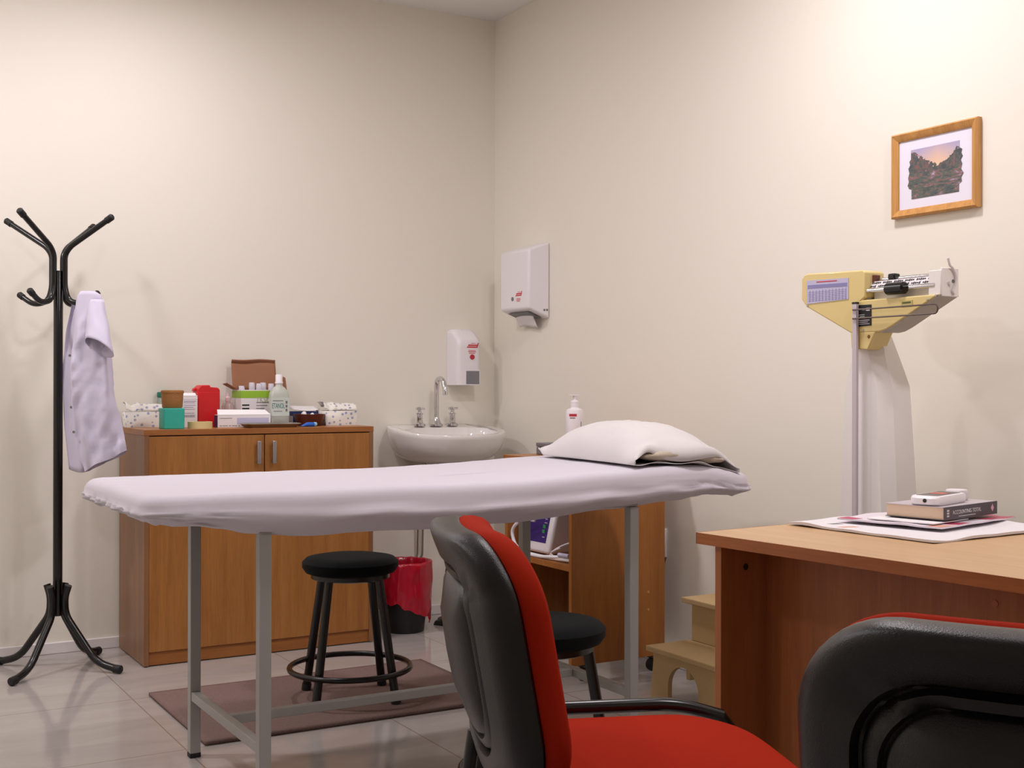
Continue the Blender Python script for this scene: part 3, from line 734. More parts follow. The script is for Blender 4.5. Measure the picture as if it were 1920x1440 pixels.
def sheet_pt(q, j):
    (x0, y0), nr = rr_pt(q, SA, SB, .06)
    X, Y = SCX+x0, SCY+y0
    if j < len(prof):
        k = prof[j]; x = SCX+(x0-nr[0]*E)*k; y = SCY+(y0-nr[1]*E)*k
        z = ztop(x)+.0022*nz(x*5, y*6)*1.4+.0012*nz(x*16, y*12)
        # pulled-in pleats at the end seams
        z += .004*nz(x*34, y*16, 3)*smooth(.80, .70, x)+.006*nz(x*22, y*10, 5)*smooth(2.36, 2.48, x)
        return (x, y, z)
    j -= len(prof)
    zt = ztop(X-nr[0]*E)+.0022*nz(X*5, Y*6)
    if j < 5:
        a = (j+1)/5*PI/2; r = E
        return (X-nr[0]*(r-r*math.sin(a)), Y-nr[1]*(r-r*math.sin(a)), zt-(r-r*math.cos(a)))
    j -= 5
    Ls = max(.012, skirt(X, Y, nr)-E)
    k = (j+1)/9
    end = smooth(.98, .80, X)+smooth(2.15, 2.40, X); end = min(1, end)
    bul = .010*math.sin(k*PI*1.1)*(1-.3*end)-.026*k**2.4
    # long lazy folds along the sides, tighter puckers near the ends
    wr = .0075*math.sin(k*7.5-2.1+1.3*math.sin(X*2.1))*smooth(.9, 1.3, X)*(abs(nr[1]) > .7)
    wr += .009*nz(X*7+k*2.2, Y*7, k*4.2)+(.011*nz(X*26+k*5, Y*26, k*6))*end
    wr += .005*math.sin(Y*95+k*3+2*nz(Y*6, k))*smooth(.5, .95, -nr[0])*smooth(-.2, .3, k)
    off = bul+wr*min(1, k*2.5)
    dz = .005*nz(X*9, Y*9, 2)*k+.007*nz(X*24, Y*24, 8)*end*k
    return (X+nr[0]*off, Y+nr[1]*off, zt-E-Ls*k+dz)
NJ = len(prof)+5+9
b = MB(); vs = []; fs = []
for j in range(NJ+3):
    for i in range(NQ):
        if j < NJ: vs.append(sheet_pt(i/NQ, j))
        else:
            p = Vector(sheet_pt(i/NQ, NJ-1)); (x0, y0), nr = rr_pt(i/NQ, SA, SB, .06); kk = (j-NJ+1)
            vs.append((p.x-nr[0]*(.010, .028, .05)[kk-1], p.y-nr[1]*(.010, .028, .05)[kk-1], p.z+(-.005, -.001, .012)[kk-1]))
for j in range(1, NJ+2):
    for i in range(NQ): fs.append((j*NQ+i, j*NQ+(i+1) % NQ, (j+1)*NQ+(i+1) % NQ, (j+1)*NQ+i))
vs2 = vs[NQ:]; fs2 = [tuple(i-NQ for i in f) for f in fs]
cI = len(vs2); vs2.append((SCX, SCY, ztop(SCX)))
# inner rings: fill centre strip as grid instead of a fan
b.add(vs2[:cI], fs2)
ring1 = list(range(NQ)); b.f.append(ring1); b.m.append(0)
tag(b.build('bed_sheet', M_SHEET, None, angle=180), 'white fitted sheet with gathered corners stretched over the examination table', 'sheet')

# pillow with an open pillowcase end
t = thing('pillow', 'plump white pillow with open-ended case at the raised head of the table', 'pillow', (2.282, 3.150, 0), math.radians(-4))
PA, PB = .180, .285
def pil(side):
    def f(a, bb):
        u, v = 2*a-1, 2*bb-1      # u across (x), v along (y), v=-1 is the open end
        ex = (max(0, 1-abs(u)**2.6))**.62; ey = (max(0, 1-abs(v)**3.0))**.55
        if v < 0: ey = ey+.04*smooth(-.72, -1, v)*ex
        h = ex*ey
        pin = 1-.06*(1-abs(v)**2)*abs(u)**6
        x = PA*u*(1+.05*abs(v)**4)*pin; y = PB*v*(1-.05*(1-abs(u)**2)*0)
        if v < -.8: y -= .035*smooth(-.8, -1, v)*(.6+.4*math.sin(u*5+1))
        base = ztop(2.30+x)-.003
        if side > 0: z = base+.016+.112*h+.006*nz(u*2.2, v*2.2, 1)+.004*nz(u*6, v*6, 4)*h
        else: z = base+.006+.006*(1-h)
        lift = smooth(-.86, -1, v)
        if side > 0: z += lift*(.006+.010*math.sin(u*4.6-1.0)+.010*smooth(.2, 1, u)+.012*smooth(-.35, -.7, u)*smooth(-1, -.7, u))
        else: z += lift*(.002+.003*math.sin(u*9))
        z += .020*smooth(.90, 1, v)*abs(u)**3-.012*smooth(.6, 1, -v)*smooth(.6, 1, u)
        return (x, y, z)
    return f
b = MB(); NU = 49
b.grid(pil(1), NU, 65); b.grid(pil(-1), NU, 65)
# close three sides, leave v=-1 open
o2 = NU*65
for i in range(NU-1): b.f.append([64*NU+i, 64*NU+i+1, o2+64*NU+i+1, o2+64*NU+i]); b.m.append(0)
for j in range(64):
    for i in (0, NU-1): b.f.append([j*NU+i, (j+1)*NU+i, o2+(j+1)*NU+i, o2+j*NU+i]); b.m.append(0)
b.build('pillowcase', M_PILLOW, t, angle=180, solid=.0014)
def inner(side):
    def f(a, bb):
        u, v = 2*a-1, 2*bb-1
        ex = max(0, 1-abs(u)**2.4)**.6; ey = max(0, 1-abs(v)**2.4)**.6
        base = ztop(2.30+PA*u*.8)
        return (PA*u*.82, -PB*.88+.05*v+.012*nz(u*7, v*3), base+.032+side*.022*ex*ey)
    return f
MB().grid(inner(1), 20, 10).grid(inner(-1), 20, 10).build('cushion', mat('ecru_ticking', (206, 192, 172), .9, bump=.2, bscale=300), t, angle=180)

# ------------------------------------------------------------------ rug
t = MB().grid(lambda a, bb: (-.515+1.03*a, -.335+.67*bb, .007+.0006*nz(a*4, bb*4)), 40, 26).build('rug', M_RUG, None, (1.548, 3.890, 0), angle=180, solid=.010)
tag(t, 'flat brown rectangular rug under the round black stool', 'rug')

# ------------------------------------------------------------------ stools
def stool(loc, rz, label):
    t = thing('round_stool', label, 'stool', loc, rz, 'black round stools')
    MB().lathe([(0, .416), (.128, .416), (.150, .422), (.161, .438), (.161, .455), (.148, .468), (.11, .475), (.05, .478), (0, .479)], n=40).build('seat', M_BLACKF, t)
    MB().lathe([(0, .398), (.122, .398), (.132, .402), (.132, .416), (0, .416)], n=32).build('seat_plate', M_BLACK, t)
    for k in range(4):
        a = math.radians(31+90*k); c, s = math.cos(a), math.sin(a)
        lg = MB().tube([(c*.116, s*.116, .412), (c*.184, s*.184, .014)], .0143, 14).build('leg', M_BLACK, t)
        MB().tube([(c*.1826, s*.1826, .022), (c*.1864, s*.1864, 0)], .0165, 14).build('foot_cap', M_BLACKR, lg)
    MB().tube([(math.cos(2*PI*i/56)*.202, math.sin(2*PI*i/56)*.202, .100) for i in range(56)], .0095, 10, closed=True).build('foot_ring', M_BLACK, t)
    return t
s0 = stool((1.606, 3.830, .0138), 0, 'round black padded stool standing on the brown rug')
dup(s0, (1.612, 2.612, 0), math.radians(16), 'round black padded stool half hidden behind the red chair back', 'black round stools')

# ------------------------------------------------------------------ bin and liner
t = thing('waste_bin', 'round black plastic waste bin between cabinet and basin', 'bin', (2.268, 4.805, 0))
MB().lathe([(0, .004), (.078, .004), (.081, 0), (.084, .004), (.112, .285), (.116, .286), (.116, .290), (.108, .290), (.080, .010), (0, .010)], n=40).build('bucket', M_BLACKP, t)
def liner(a, bb):
    th = 2*PI*a
    # outside drape (bb 0..0.6), over the rim, then inside
    low = .105+.030*math.sin(th*2+.6)+.020*nz(math.cos(th)*3, math.sin(th)*3)+(-.055*math.exp(-((th-5.75)/.35)**2))
    if bb < .62:
        k = bb/.62; z = low+(.298-low)*k
        r = .088+.026*(z/.29)+.006+.012*(1-k)+(.009*nz(th*4.5, z*16)+.006*nz(th*9, z*9, 3))*(1-k*.5)
    elif bb < .72:
        k = (bb-.62)/.10; z = .298+.006*math.sin(k*PI)+.004*nz(th*5, 2); r = .120-.016*k+.004*nz(th*6, 1)
    else:
        k = (bb-.72)/.28; z = .296-.22*k; r = .104-.024*k+.006*nz(th*5, z*14)
    return (r*math.cos(th), r*math.sin(th), z)
tag(MB().grid(liner, 90, 46, cu=True).build('bin_liner', M_LINER, None, (2.268, 4.805, 0), angle=180), 'shiny red plastic liner bag folded over the black bin', 'bag')

# small dark pedal on the floor
t = thing('foot_pedal', 'low dark foot pedal on the floor beside the red-lined bin', 'pedal', (2.52, 4.84, 0), .5)
MB().prism([(-.075, 0), (.075, 0), (.075, .03), (-.06, .018)], 'y', -.055, .055).build('base', M_BLACKP, t, bevel=.004)
MB().prism([(-.06, .022), (.07, .034), (.07, .046), (-.05, .032)], 'y', -.045, .045).build('treadle', mat('dull_brown_cover', (92, 74, 66), .6), t, bevel=.004)

# ------------------------------------------------------------------ wheeled shelf cabinet
t = thing('shelf_trolley', 'oak laminate shelf unit on black castors against the right wall', 'trolley', (2.580, 3.882, 0))
x0, x1, y0, y1 = -.208, .205, -.240, .236
MB().box(x0-.006, x1, y0-.004, y1+.004, .772, .793).build('top', M_OAKX, t, bevel=.001)
MB().box(x0, x1, y0, y0+.019, .062, .772).build('side_panel', M_SHELF, t, bevel=.001)
MB().box(x0, x1, y1-.019, y1, .062, .772).build('side_panel', M_SHELF, t, bevel=.001)
MB().box(x0+.004, x1-.012, y0+.019, y1-.019, .396, .418).build('shelf', M_OAKX, t, bevel=.001)
MB().box(x1-.012, x1-.004, y0+.019, y1-.019, .14, .772).build('back_panel', M_SHELF, t)
for cx in (x0+.06, x1-.045):
    for cy in (y0+.03, y1-.03):
        c = MB().box(cx-.012, cx+.012, cy-.012, cy+.012, .052, .062).tube([(cx, cy, .055), (cx+.008, cy, .03)], .006, 8).build('castor', M_BLACKP, t)
        MB().lathe([(0, -.010), (.018, -.010), (.024, -.006), (.024, .006), (.018, .010), (0, .010)], (cx+.008, cy, .0245), 20, axis='y').build('wheel', M_BLACKR, c)
for z in (.30, .235):
    MB().lathe([(0, -.0012), (.0045, -.001), (.005, 0)], (x1-.075, y0, z), 12, axis='y').build('screw_cap', mat('pale_oak_cap', (204, 148, 92), .5), t)
# electrosurgery unit on the shelf
t = thing('medical_device', 'white electronic medical unit with violet panel on the trolley shelf', 'medical device', (2.575, 3.985, .4185), math.radians(2))
hull = [(-.150, .006), (-.152, .020), (-.122, .150), (-.108, .165), (.10, .175), (.12, .165), (.12, .006)]
MB().prism(hull, 'y', -.096, .092).build('housing', M_WPLAS, t, bevel=.014, seg=4)
def face(u, v, e=.0012):  # point on slanted front: u along y, v up
    k = (v-.02)/.13; x = -.152+.030*k-e; return (x, u, v)
q = [face(.066, .048), face(-.066, .048), face(-.066, .146), face(.066, .146)]
MB().add([tuple(p) for p in q]+[(p[0]+.004, p[1], p[2]) for p in q], [(0, 1, 2, 3), (0, 4, 5, 1), (1, 5, 6, 2), (2, 6, 7, 3), (3, 7, 4, 0)]).build('control_panel', M_PURPP, t)
b = MB()
for vz in (.084, .102):
    p = face(-.055, vz, .0022); b.box(p[0]-.0008, p[0]+.003, -.052, -.034, vz, vz+.013)
b.build('key', M_GRNB, t)
b = MB()
for vz in (.068, .121, .135):
    p = face(-.055, vz, .0020); b.box(p[0]-.0006, p[0]+.002, -.054, -.038, vz, vz+.0025)
b.build('key_print', M_WPRINT, t)
for yy in (-.075, .075): MB().lathe([(.009, 0), (.009, .006)], (-.12, yy, 0), 12).lathe([(.009, 0), (.009, .006)], (.09, yy, 0), 12).build('foot', M_BLACKR, t)
t2 = thing('device_cable', 'white coiled cable looping from the medical unit on the trolley', 'cable', (2.577, 3.938, .4198))
c1 = [(-.165, .02, .130), (-.190, .075, .128), (-.196, .135, .085), (-.192, .120, .030), (-.185, .060, .007), (-.188, .0, .006), (-.186, -.10, .006), (-.178, -.19, .008), (-.165, -.262, .010)]
c2 = [(-.188, .128, .012), (-.196, .155, .008), (-.198, .130, .006), (-.196, .06, .006), (-.194, -.06, .006), (-.19, -.13, .012), (-.172, -.20, .016), (-.15, -.262, .012)]
def spl(P, n=8):
    P = [Vector(p) for p in P]; out = []
    for i in range(len(P)-1):
        p0, p1, p2, p3 = P[max(0, i-1)], P[i], P[i+1], P[min(len(P)-1, i+2)]
        for k in range(n):
            s = k/n; out.append(.5*((2*p1)+(p2-p0)*s+(2*p0-5*p1+4*p2-p3)*s*s+(3*p1-p0-3*p2+p3)*s**3))
    out.append(P[-1]); return out
MB().tube(spl(c1), .0065, 10).tube(spl(c2), .0065, 10).build('cord', M_WPLAS, t2)
c3 = [(-.120, -.262, .062), (-.150, -.215, .070), (-.175, -.165, .050), (-.186, -.125, .022), (-.184, -.135, .005), (-.176, -.180, .005), (-.160, -.262, .020)]
MB().tube(spl(c3), .0030, 8).tube(spl([(p[0]-.004, p[1]-.012, p[2]*.7+.014) for p in c3[2:]]), .0030, 8).build('thin_cord', M_WPLAS2, t2)
MB().tube([(-.182, -.175, .024), (-.176, -.235, .026)], .008, 10).build('connector', M_LBL, t2)
# things on the trolley
t = thing('pump_bottle', 'white pump dispenser bottle behind the pillow', 'bottle', (2.618, 4.00, .7935))
MB().lathe([(0, 0), (.033, 0), (.0355, .004), (.0355, .165), (.032, .174), (.017, .180), (.015, .186)], n=30).build('bottle', M_WPLAS, t)
MB().lathe([(.0145, .183), (.0165, .184), (.0165, .206), (.012, .210), (.006, .212), (.006, .224)], n=20).tube([(0, 0, .224), (0, 0, .232)], .007, 12).obox((-.004, 0, .230), (.044, .014, .006)).build('pump', M_WPLAS, t, bevel=.001)
def lp(a0, a1, z0, z1):
    return lambda a, bb: (math.cos(math.radians(a0+(a1-a0)*a))*.0358, math.sin(math.radians(a0+(a1-a0)*a))*.0358, z0+(z1-z0)*bb)
MB().grid(lp(200, 250, .148, .158), 8, 2).build('red_label', M_DRED, t)
MB().grid(lp(205, 240, .140, .144), 8, 2).build('label_line', M_GREYT, t)
MB().grid(lp(278, 284, .106, .128), 4, 2).build('label_mark', M_PAPERB, t)
t = thing('instrument_case', 'small grey metal case on the trolley by the pillow corner', 'case', (2.530, 4.035, .7935), .1)
MB().box(-.045, .045, -.035, .035, 0, .030).build('base', M_GBOX, t, bevel=.003)
MB().box(-.046, .046, -.036, .036, .031, .046).build('lid', M_GBOX, t, bevel=.003)
MB().box(-.022, -.006, -.0385, -.036, .016, .038).build('latch', M_WPLAS2, t)
t = thing('wall_socket', 'white electrical socket low on the wall beside the trolley', 'socket', (XW, 3.772, .46))
MB().box(-.010, -.0005, -.038, .038, -.055, .055).build('plate', M_WPLAS, t, bevel=.003)
for z in (-.02, .02): MB().box(-.0115, -.0098, -.012, .012, z-.012, z+.012).build('outlet', M_WPLAS2, t, bevel=.001)

# ------------------------------------------------------------------ step stool
t = thing('step_stool', 'pale raw wood two-tread step stool against the right wall', 'step stool', (2.66, 3.160, 0))
b = MB()
def arch_board(x0, x1, y0, y1, h, ay0, ay1, ah, flare, front_dx):
    n = 14; cy, ry = (ay0+ay1)/2, (ay1-ay0)/2
    poly = [(y0-flare, 0), (y0-flare*.55, h*.35), (y0, h*.8), (y0, h), (y1, h), (y1, h*.8), (y1+flare*.55, h*.35), (y1+flare, 0), (ay1, 0)]
    poly += [(cy+ry*math.cos(PI*i/n), ah*.45+ah*.55*math.sin(PI*i/n)) for i in range(n+1)]+[(ay0, 0)]
    vs = [(x0, y, z) for y, z in poly]+[(x1, y, z) for y, z in poly]; m = len(poly)
    # faces by quads between outer and inner outline are built by bmesh triangulation of the ngon
    b.add(vs, [list(range(m))[::-1], list(range(m, 2*m))]+[(i, (i+1) % m, m+(i+1) % m, m+i) for i in range(m)])
arch_board(-.165, -.148, -.165, .165, .166, -.075, .085, .140, .018, 0)
b.build('front_board', M_MDF, t)
MB().box(.000, .017, -.150, .165, .186, .312).build('riser_board', M_MDF, t)
b = MB(); arch_board(.160, .177, -.165, .165, .312, -.08, .08, .16, .018, 0); b.build('rear_board', M_MDF, t)
MB().box(-.185, .02, -.180, .182, .166, .184).build('tread', M_MDF, t, bevel=.003)
MB().box(-.020, .190, -.180, .200, .312, .330).build('tread', M_MDF, t, bevel=.003)
MB().box(-.148, .160, -.010, .008, .10, .166).build('stretcher', M_MDF, t)

# ------------------------------------------------------------------ desk
DA = math.radians(4.5)
t = thing('desk', 'cherry laminate desk at the right with papers on it', 'desk', (1.669, 2.073, 0), DA)
DL, DD = 1.55, .72
MB().box(.0012, DD, -DL, -.0012, .7215, .745).build('top', M_DESKTOP, t)
MB().box(0, .0015, -DL, 0, .7212, .7452).box(0, DD, -.0015, 0, .7212, .7452).build('edge_band', M_CHERRYY, t)
for y in (-.046, -DL+.064):
    sd = MB().box(.012, DD-.012, y-.018, y, 0, .7212).build('side_panel', M_CHERRY, t, bevel=.0008)
    if y > -.1: MB().lathe([(0, .0022), (.007, .0018), (.0075, 0)], (.085, y-.0185, .672), 16, axis='y').build('fixing_cap', M_BLACKP, sd).rotation_euler = (0, 0, 0)
mp_ = MB().box(.150, .168, -DL+.064, -.064, .20, .7212).build('modesty_panel', M_CHERRY, t)
MB().lathe([(0, -.002), (.0065, -.0016), (.007, 0)], (.150, -.62, .668), 18, axis='x').build('fixing_cap', mat('cherry_cap', (170, 100, 62), .5), mp_)

# papers on the desk
def sheetstack(name, label, cat, c, w, h, rz, z, th, mats, warp=.003, nx=24, ny=20, seed=0, split=None):
    def f(top):
        def g(a, bb):
            u, v = a-.5, bb-.5
            e = max(abs(u), abs(v))*2
            zz = z+(th if top else 0)+warp*(e**5)*(.5+nz(u*4+seed, v*4))*(1 if top else .6)
            return (u*w, v*h, max(zz, z))
        return g
    b = MB(); b.grid(f(True), nx, ny); b.grid(f(False), nx, ny); o = nx*ny
    per = [i for i in range(nx)]+[j*nx+nx-1 for j in range(1, ny)]+[(ny-1)*nx+i for i in range(nx-2, -1, -1)]+[j*nx for j in range(ny-2, 0, -1)]
    for k in range(len(per)):
        p, q = per[k], per[(k+1) % len(per)]; b.f.append([p, q, o+q, o+p]); b.m.append(0)
    if split:
        for fi in range((nx-1)*(ny-1)):
            a = (fi % (nx-1))/(nx-1); bb = (fi//(nx-1))/(ny-1); b.m[fi] = split(a, bb)
    ob = b.build(name, mats, None, (c[0], c[1], 0), angle=50); ob.rotation_euler = (0, 0, rz)
    return tag(ob, label, cat)
sheetstack('newspaper', 'folded newspaper at the bottom of the pile on the desk', 'newspaper', (2.165, 1.895), .43, .395, math.radians(3), .7455, .004, [M_NEWS, M_GREYT, M_MAGP], .006, seed=2,
           split=lambda a, bb: 1 if (abs(bb-.80) < .02 and .12 < a < .20) else 2 if (.04 < a < .16 and .60 < bb < .64) else 0)
sheetstack('magazine', 'glossy magazine with crimson corners lying on the newspaper', 'magazine', (2.235, 1.940), .34, .255, math.radians(12), .7560, .003, [M_MAGZ, M_MAGR, M_MAGP], .004, seed=5,
           split=lambda a, bb: 1 if ((a > .62 and bb < .45) or (a < .12 and bb > .80) or (.18 < a < .36 and bb < .22)) else 2 if (a < .16 and bb < .12) else 0)
sheetstack('notepaper', 'small white note paper sticking out under the book', 'paper', (2.175, 1.915), .16, .16, math.radians(13), .7615, .002, [M_PAPER], .001, 10, 10, seed=8)
# book
bt = thing('book', 'thick paperback with dark grey spine lying on the magazine', 'book', (2.262, 1.925, .7665), math.radians(11.5))
MB().box(-.112, .120, -.0705, .070, .0015, .0275).build('pages', M_PAGES, bt)
MB().box(-.116, .1225, -.0722, .072, 0, .0012).box(-.116, .1225, -.0735, -.0708, 0, .0290).build('cover', M_BKC, bt)
MB().box(-.116, .1225, -.0722, .072, .0278, .0290).build('front_cover', M_BKT, bt)
text('spine_lettering', 'ACCOUNTING TOTAL', .0125, M_WPRINT, bt, (-.018, -.0738, .0152), (PI/2, 0, 0), 1.0)
b = MB()
for z in (.007, .013, .019): b.box(-.106, -.097, -.0739, -.0734, z, z+.004)
b.box(-.055, .02, -.0739, -.0734, .0055, .0068)
b.build('spine_print', M_WPRINT, bt)
MB().prism([(.092, .015), (.099, .006), (.106, .015), (.099, .024)], 'y', -.0739, -.0734).build('spine_emblem', mat('pink_emblem', (226, 176, 196), .5), bt)
# white handset
ht = thing('handset', 'white rounded handset with dark screen lying on the book', 'handset', (2.232, 1.905, .7962), math.radians(17))
def slab(w, l, h, r):
    b = MB(); L_ = [(.94, 0), (1, .18), (1, .75), (.95, .95), (.88, 1.0)]; pts = rrect(2, 2, .5, 6); n = 28
    P = rrect(l, w, r, 6)
    vs = [(x*k, y*k, h*z) for k, z in L_ for x, y in P]; n = len(P)
    b.add(vs, [(i*n+q, i*n+(q+1) % n, (i+1)*n+(q+1) % n, (i+1)*n+q) for i in range(4) for q in range(n)]+[list(range(n))[::-1], [4*n+q for q in range(n)]])
    return b
slab(.070, .165, .021, .020).build('body', M_WPLAS, ht, angle=40)
MB().prism(rrect(.128, .052, .006, 3, 0, 0), 'z', .0206, .0216).build('screen', M_SCRN, ht)
MB().box(-.012, .022, -.016, .018, .0216, .0220).build('screen_print', M_SCRR, ht)
MB().lathe([(0, -.0835), (.0045, -.083), (.005, -.078)], (0, -.004, .011), 16, axis='x').build('port', M_HOLE, ht)
h2 = thing('charger_plug', 'small white plastic plug lying behind the handset on the book', 'plug', (2.338, 1.943, .7962), math.radians(17))
slab(.046, .040, .024, .012).build('body', M_WPLAS2, h2, angle=40)
MB().box(-.024, -.019, -.016, .016, .006, .016).build('socket_end', M_BLACKP, h2)

# ------------------------------------------------------------------ weighing scale
t = thing('beam_scale', 'cream yellow doctor beam scale on a white column by the right wall', 'scale', (2.56, 2.44, 0))
OY = 2.44
def Yp(l): return [(y-OY, z) for y, z in l]
XF, XB = -.040, .035
headp = Yp([(2.647, 1.372), (2.636, 1.383), (2.622, 1.386), (2.412, 1.3795), (2.402, 1.374), (2.402, 1.305), (2.414, 1.297), (2.152, 1.297), (2.305, 1.222), (2.330, 1.212), (2.352, 1.208), (2.455, 1.208), (2.627, 1.290), (2.647, 1.312)])
MB().prism(headp, 'x', XF, XB).build('housing', M_YEL, t, bevel=.005, seg=3)
# underside skin in grey, on the slanted right end
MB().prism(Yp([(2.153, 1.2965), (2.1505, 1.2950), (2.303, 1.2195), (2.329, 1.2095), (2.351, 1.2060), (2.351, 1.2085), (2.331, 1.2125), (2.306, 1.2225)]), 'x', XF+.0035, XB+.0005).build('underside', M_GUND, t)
# pale backing above the lip and the end bracket
MB().box(-.008, .034, 2.165-OY, 2.400-OY, 1.296, 1.322).build('backing_plate', M_COLM, t, bevel=.002)
MB().box(-.030, .034, 2.150-OY, 2.156-OY, 1.292, 1.366).box(-.034, -.028, 2.150-OY, 2.190-OY, 1.296, 1.360).build('end_bracket', M_COLM, t, bevel=.002)
MB().lathe([(0, -.2905), (.005, -.2905), (.005, -.285)], (.012, 0, 1.332), 14, axis='y').build('bracket_hole', M_GREYT, t)
MB().tube(spl([(-.012, 2.1455-OY, 1.390), (-.006, 2.1455-OY, 1.373), (.004, 2.1455-OY, 1.366), (.016, 2.1455-OY, 1.350), (.018, 2.1455-OY, 1.330), (.010, 2.1455-OY, 1.314), (.006, 2.1455-OY, 1.306), (.012, 2.1455-OY, 1.298)]), .0032, 8).build('lock_hook', M_WPLAS2, t)
MB().lathe([(0, -.2965), (.0045, -.296), (.005, -.290)], (-.004, 0, 1.326), 14, axis='y').build('balance_knob', M_CHROME, t)
# beams
MB().tube([(.004, 2.410-OY, 1.352), (.004, 2.156-OY, 1.352)], .0055, 12).build('upper_beam', M_CHROME, t)
MB().tube([(-.030, 2.425-OY, 1.322), (-.030, 2.170-OY, 1.322)], .0065, 12).build('lower_beam', M_CHROME, t)
GT = -1.0
gd, gn = Vector((math.cos(GT), 0, -math.sin(GT))), Vector((math.sin(GT), 0, math.cos(GT)))
gc = Vector((-.016, 2.290-OY, 1.3375))
MB().obox(gc, (.024, .250, .0016), (0, GT, 0)).build('graduated_plate', M_WPLAS2, t)
b = MB()
for i in range(38):
    y = .120-i*.0064
    for off, ln in ((.0058, .0070), (-.0058, .0070)):
        if (i*7+int(off*1000)) % 6: b.obox(gc+gd*off+gn*.0012+Vector((0, y, 0)), (ln*(.6+.4*((i*5) % 3)/2), .0044, .0008), (0, GT, 0))
b.build('graduations', M_LBLB, t)
b = MB(); b.lathe([(0, -.033), (.012, -.033), (.0165, -.028), (.0165, .028), (.012, .033), (0, .033)], (-.036, 2.296-OY, 1.3215), 20, axis='y'); b.build('large_poise', M_BLACK, t)
MB().box(-.010, .014, 2.326-OY, 2.350-OY, 1.349, 1.366).build('small_poise', M_BLACK, t, bevel=.004)
MB().box(-.030, -.004, 2.4035-OY, 2.420-OY, 1.296, 1.318).tube([(-.036, 2.420-OY, 1.312), (-.012, 2.420-OY, 1.312)], .007, 10).build('pivot', M_STEEL, t)
MB().box(-.012, .012, 2.396-OY, 2.4015-OY, 1.33, 1.366).build('beam_slot', mat('brown_slot', (112, 62, 44), .7), t)
# label plates
MB().prism(Yp([(2.462, 1.362), (2.624, 1.366), (2.624, 1.298), (2.462, 1.303)]), 'x', XF-.0016, XF-.0002).build('chart_label', M_LBL, t)
b = MB()
b.prism(Yp([(2.466, 1.349), (2.620, 1.352), (2.620, 1.342), (2.466, 1.339)]), 'x', XF-.0021, XF-.0015)
for i in range(12): b.prism(Yp([(2.470+i*.0128, 1.336), (2.4715+i*.0128, 1.336), (2.4715+i*.0128, 1.303), (2.470+i*.0128, 1.303)]), 'x', XF-.0020, XF-.0015)
for i in range(6): b.prism(Yp([(2.468, 1.331-i*.005), (2.618, 1.331-i*.005), (2.618, 1.3302-i*.005), (2.468, 1.3302-i*.005)]), 'x', XF-.0020, XF-.0015)
b.build('chart_rows', M_LBLL, t)
MB().prism(Yp([(2.505, 1.3585), (2.585, 1.360), (2.585, 1.3575), (2.505, 1.356)]), 'x', XF-.0021, XF-.0015).build('chart_title', M_REDPR, t)
MB().prism(Yp([(2.378, 1.283), (2.434, 1.284), (2.434, 1.224), (2.378, 1.226)]), 'x', XF-.0016, XF-.0002).build('rating_plate', M_LBLB, t)
b = MB()
for z, a, c in ((1.2705, 2.383, 2.396), (1.2665, 2.383, 2.396), (1.269, 2.399, 2.411), (1.2555, 2.402, 2.428), (1.2505, 2.402, 2.420), (1.2455, 2.386, 2.426), (1.2405, 2.384, 2.428), (1.2355, 2.390, 2.428), (1.2305, 2.384, 2.428)):
    b.prism(Yp([(a, z+(.004 if a < 2.384 and z > 1.26 else .0016)), (c, z+(.004 if a < 2.384 and z > 1.26 else .0016)), (c, z), (a, z)]), 'x', XF-.0021, XF-.0015)
b.build('plate_print', M_WPRINT, t)
MB().prism(Yp([(2.236, 1.287), (2.274, 1.2865), (2.274, 1.272), (2.236, 1.273)]), 'x', XF-.0014, XF-.0002).build('maker_plate', mat('olive_plate', (196, 184, 112), .4), t)
MB().prism(Yp([(2.241, 1.2835), (2.270, 1.283), (2.270, 1.2785), (2.241, 1.279)]), 'x', XF-.0018, XF-.0013).build('maker_print', mat('dark_olive_print', (92, 90, 48), .5), t)
for y, z in ((2.188, 1.285), (2.408, 1.214), (2.622, 1.292), (2.160, 1.294)):
    MB().lathe([(0, XF-.0022), (.003, XF-.0018), (.0036, XF)], (0, y-OY, z), 12, axis='x').build('screw', M_STEEL, t)
# height rod with fold-down head loop
MB().box(XF-.014, XF-.004, 2.421-OY, 2.436-OY, .10, 1.287).build('height_rod', M_ROD, t, bevel=.001)
MB().box(XF-.0145, XF-.0035, 2.4205-OY, 2.4365-OY, 1.287, 1.292).build('rod_cap', M_BLACKP, t)
loop = [(XF-.016, 2.432-OY, 1.2705), (XF-.018, 2.150-OY, 1.2705)]+[(XF-.018, 2.150-OY-.011*math.sin(PI*i/8), 1.2585+.012*math.cos(PI*i/8)) for i in range(1, 8)]+[(XF-.018, 2.150-OY, 1.2465), (XF-.016, 2.432-OY, 1.2465)]
MB().tube(loop, .0022, 8).build('head_loop', mat('dark_wire', (96, 84, 78), .35, metal=.6), t)
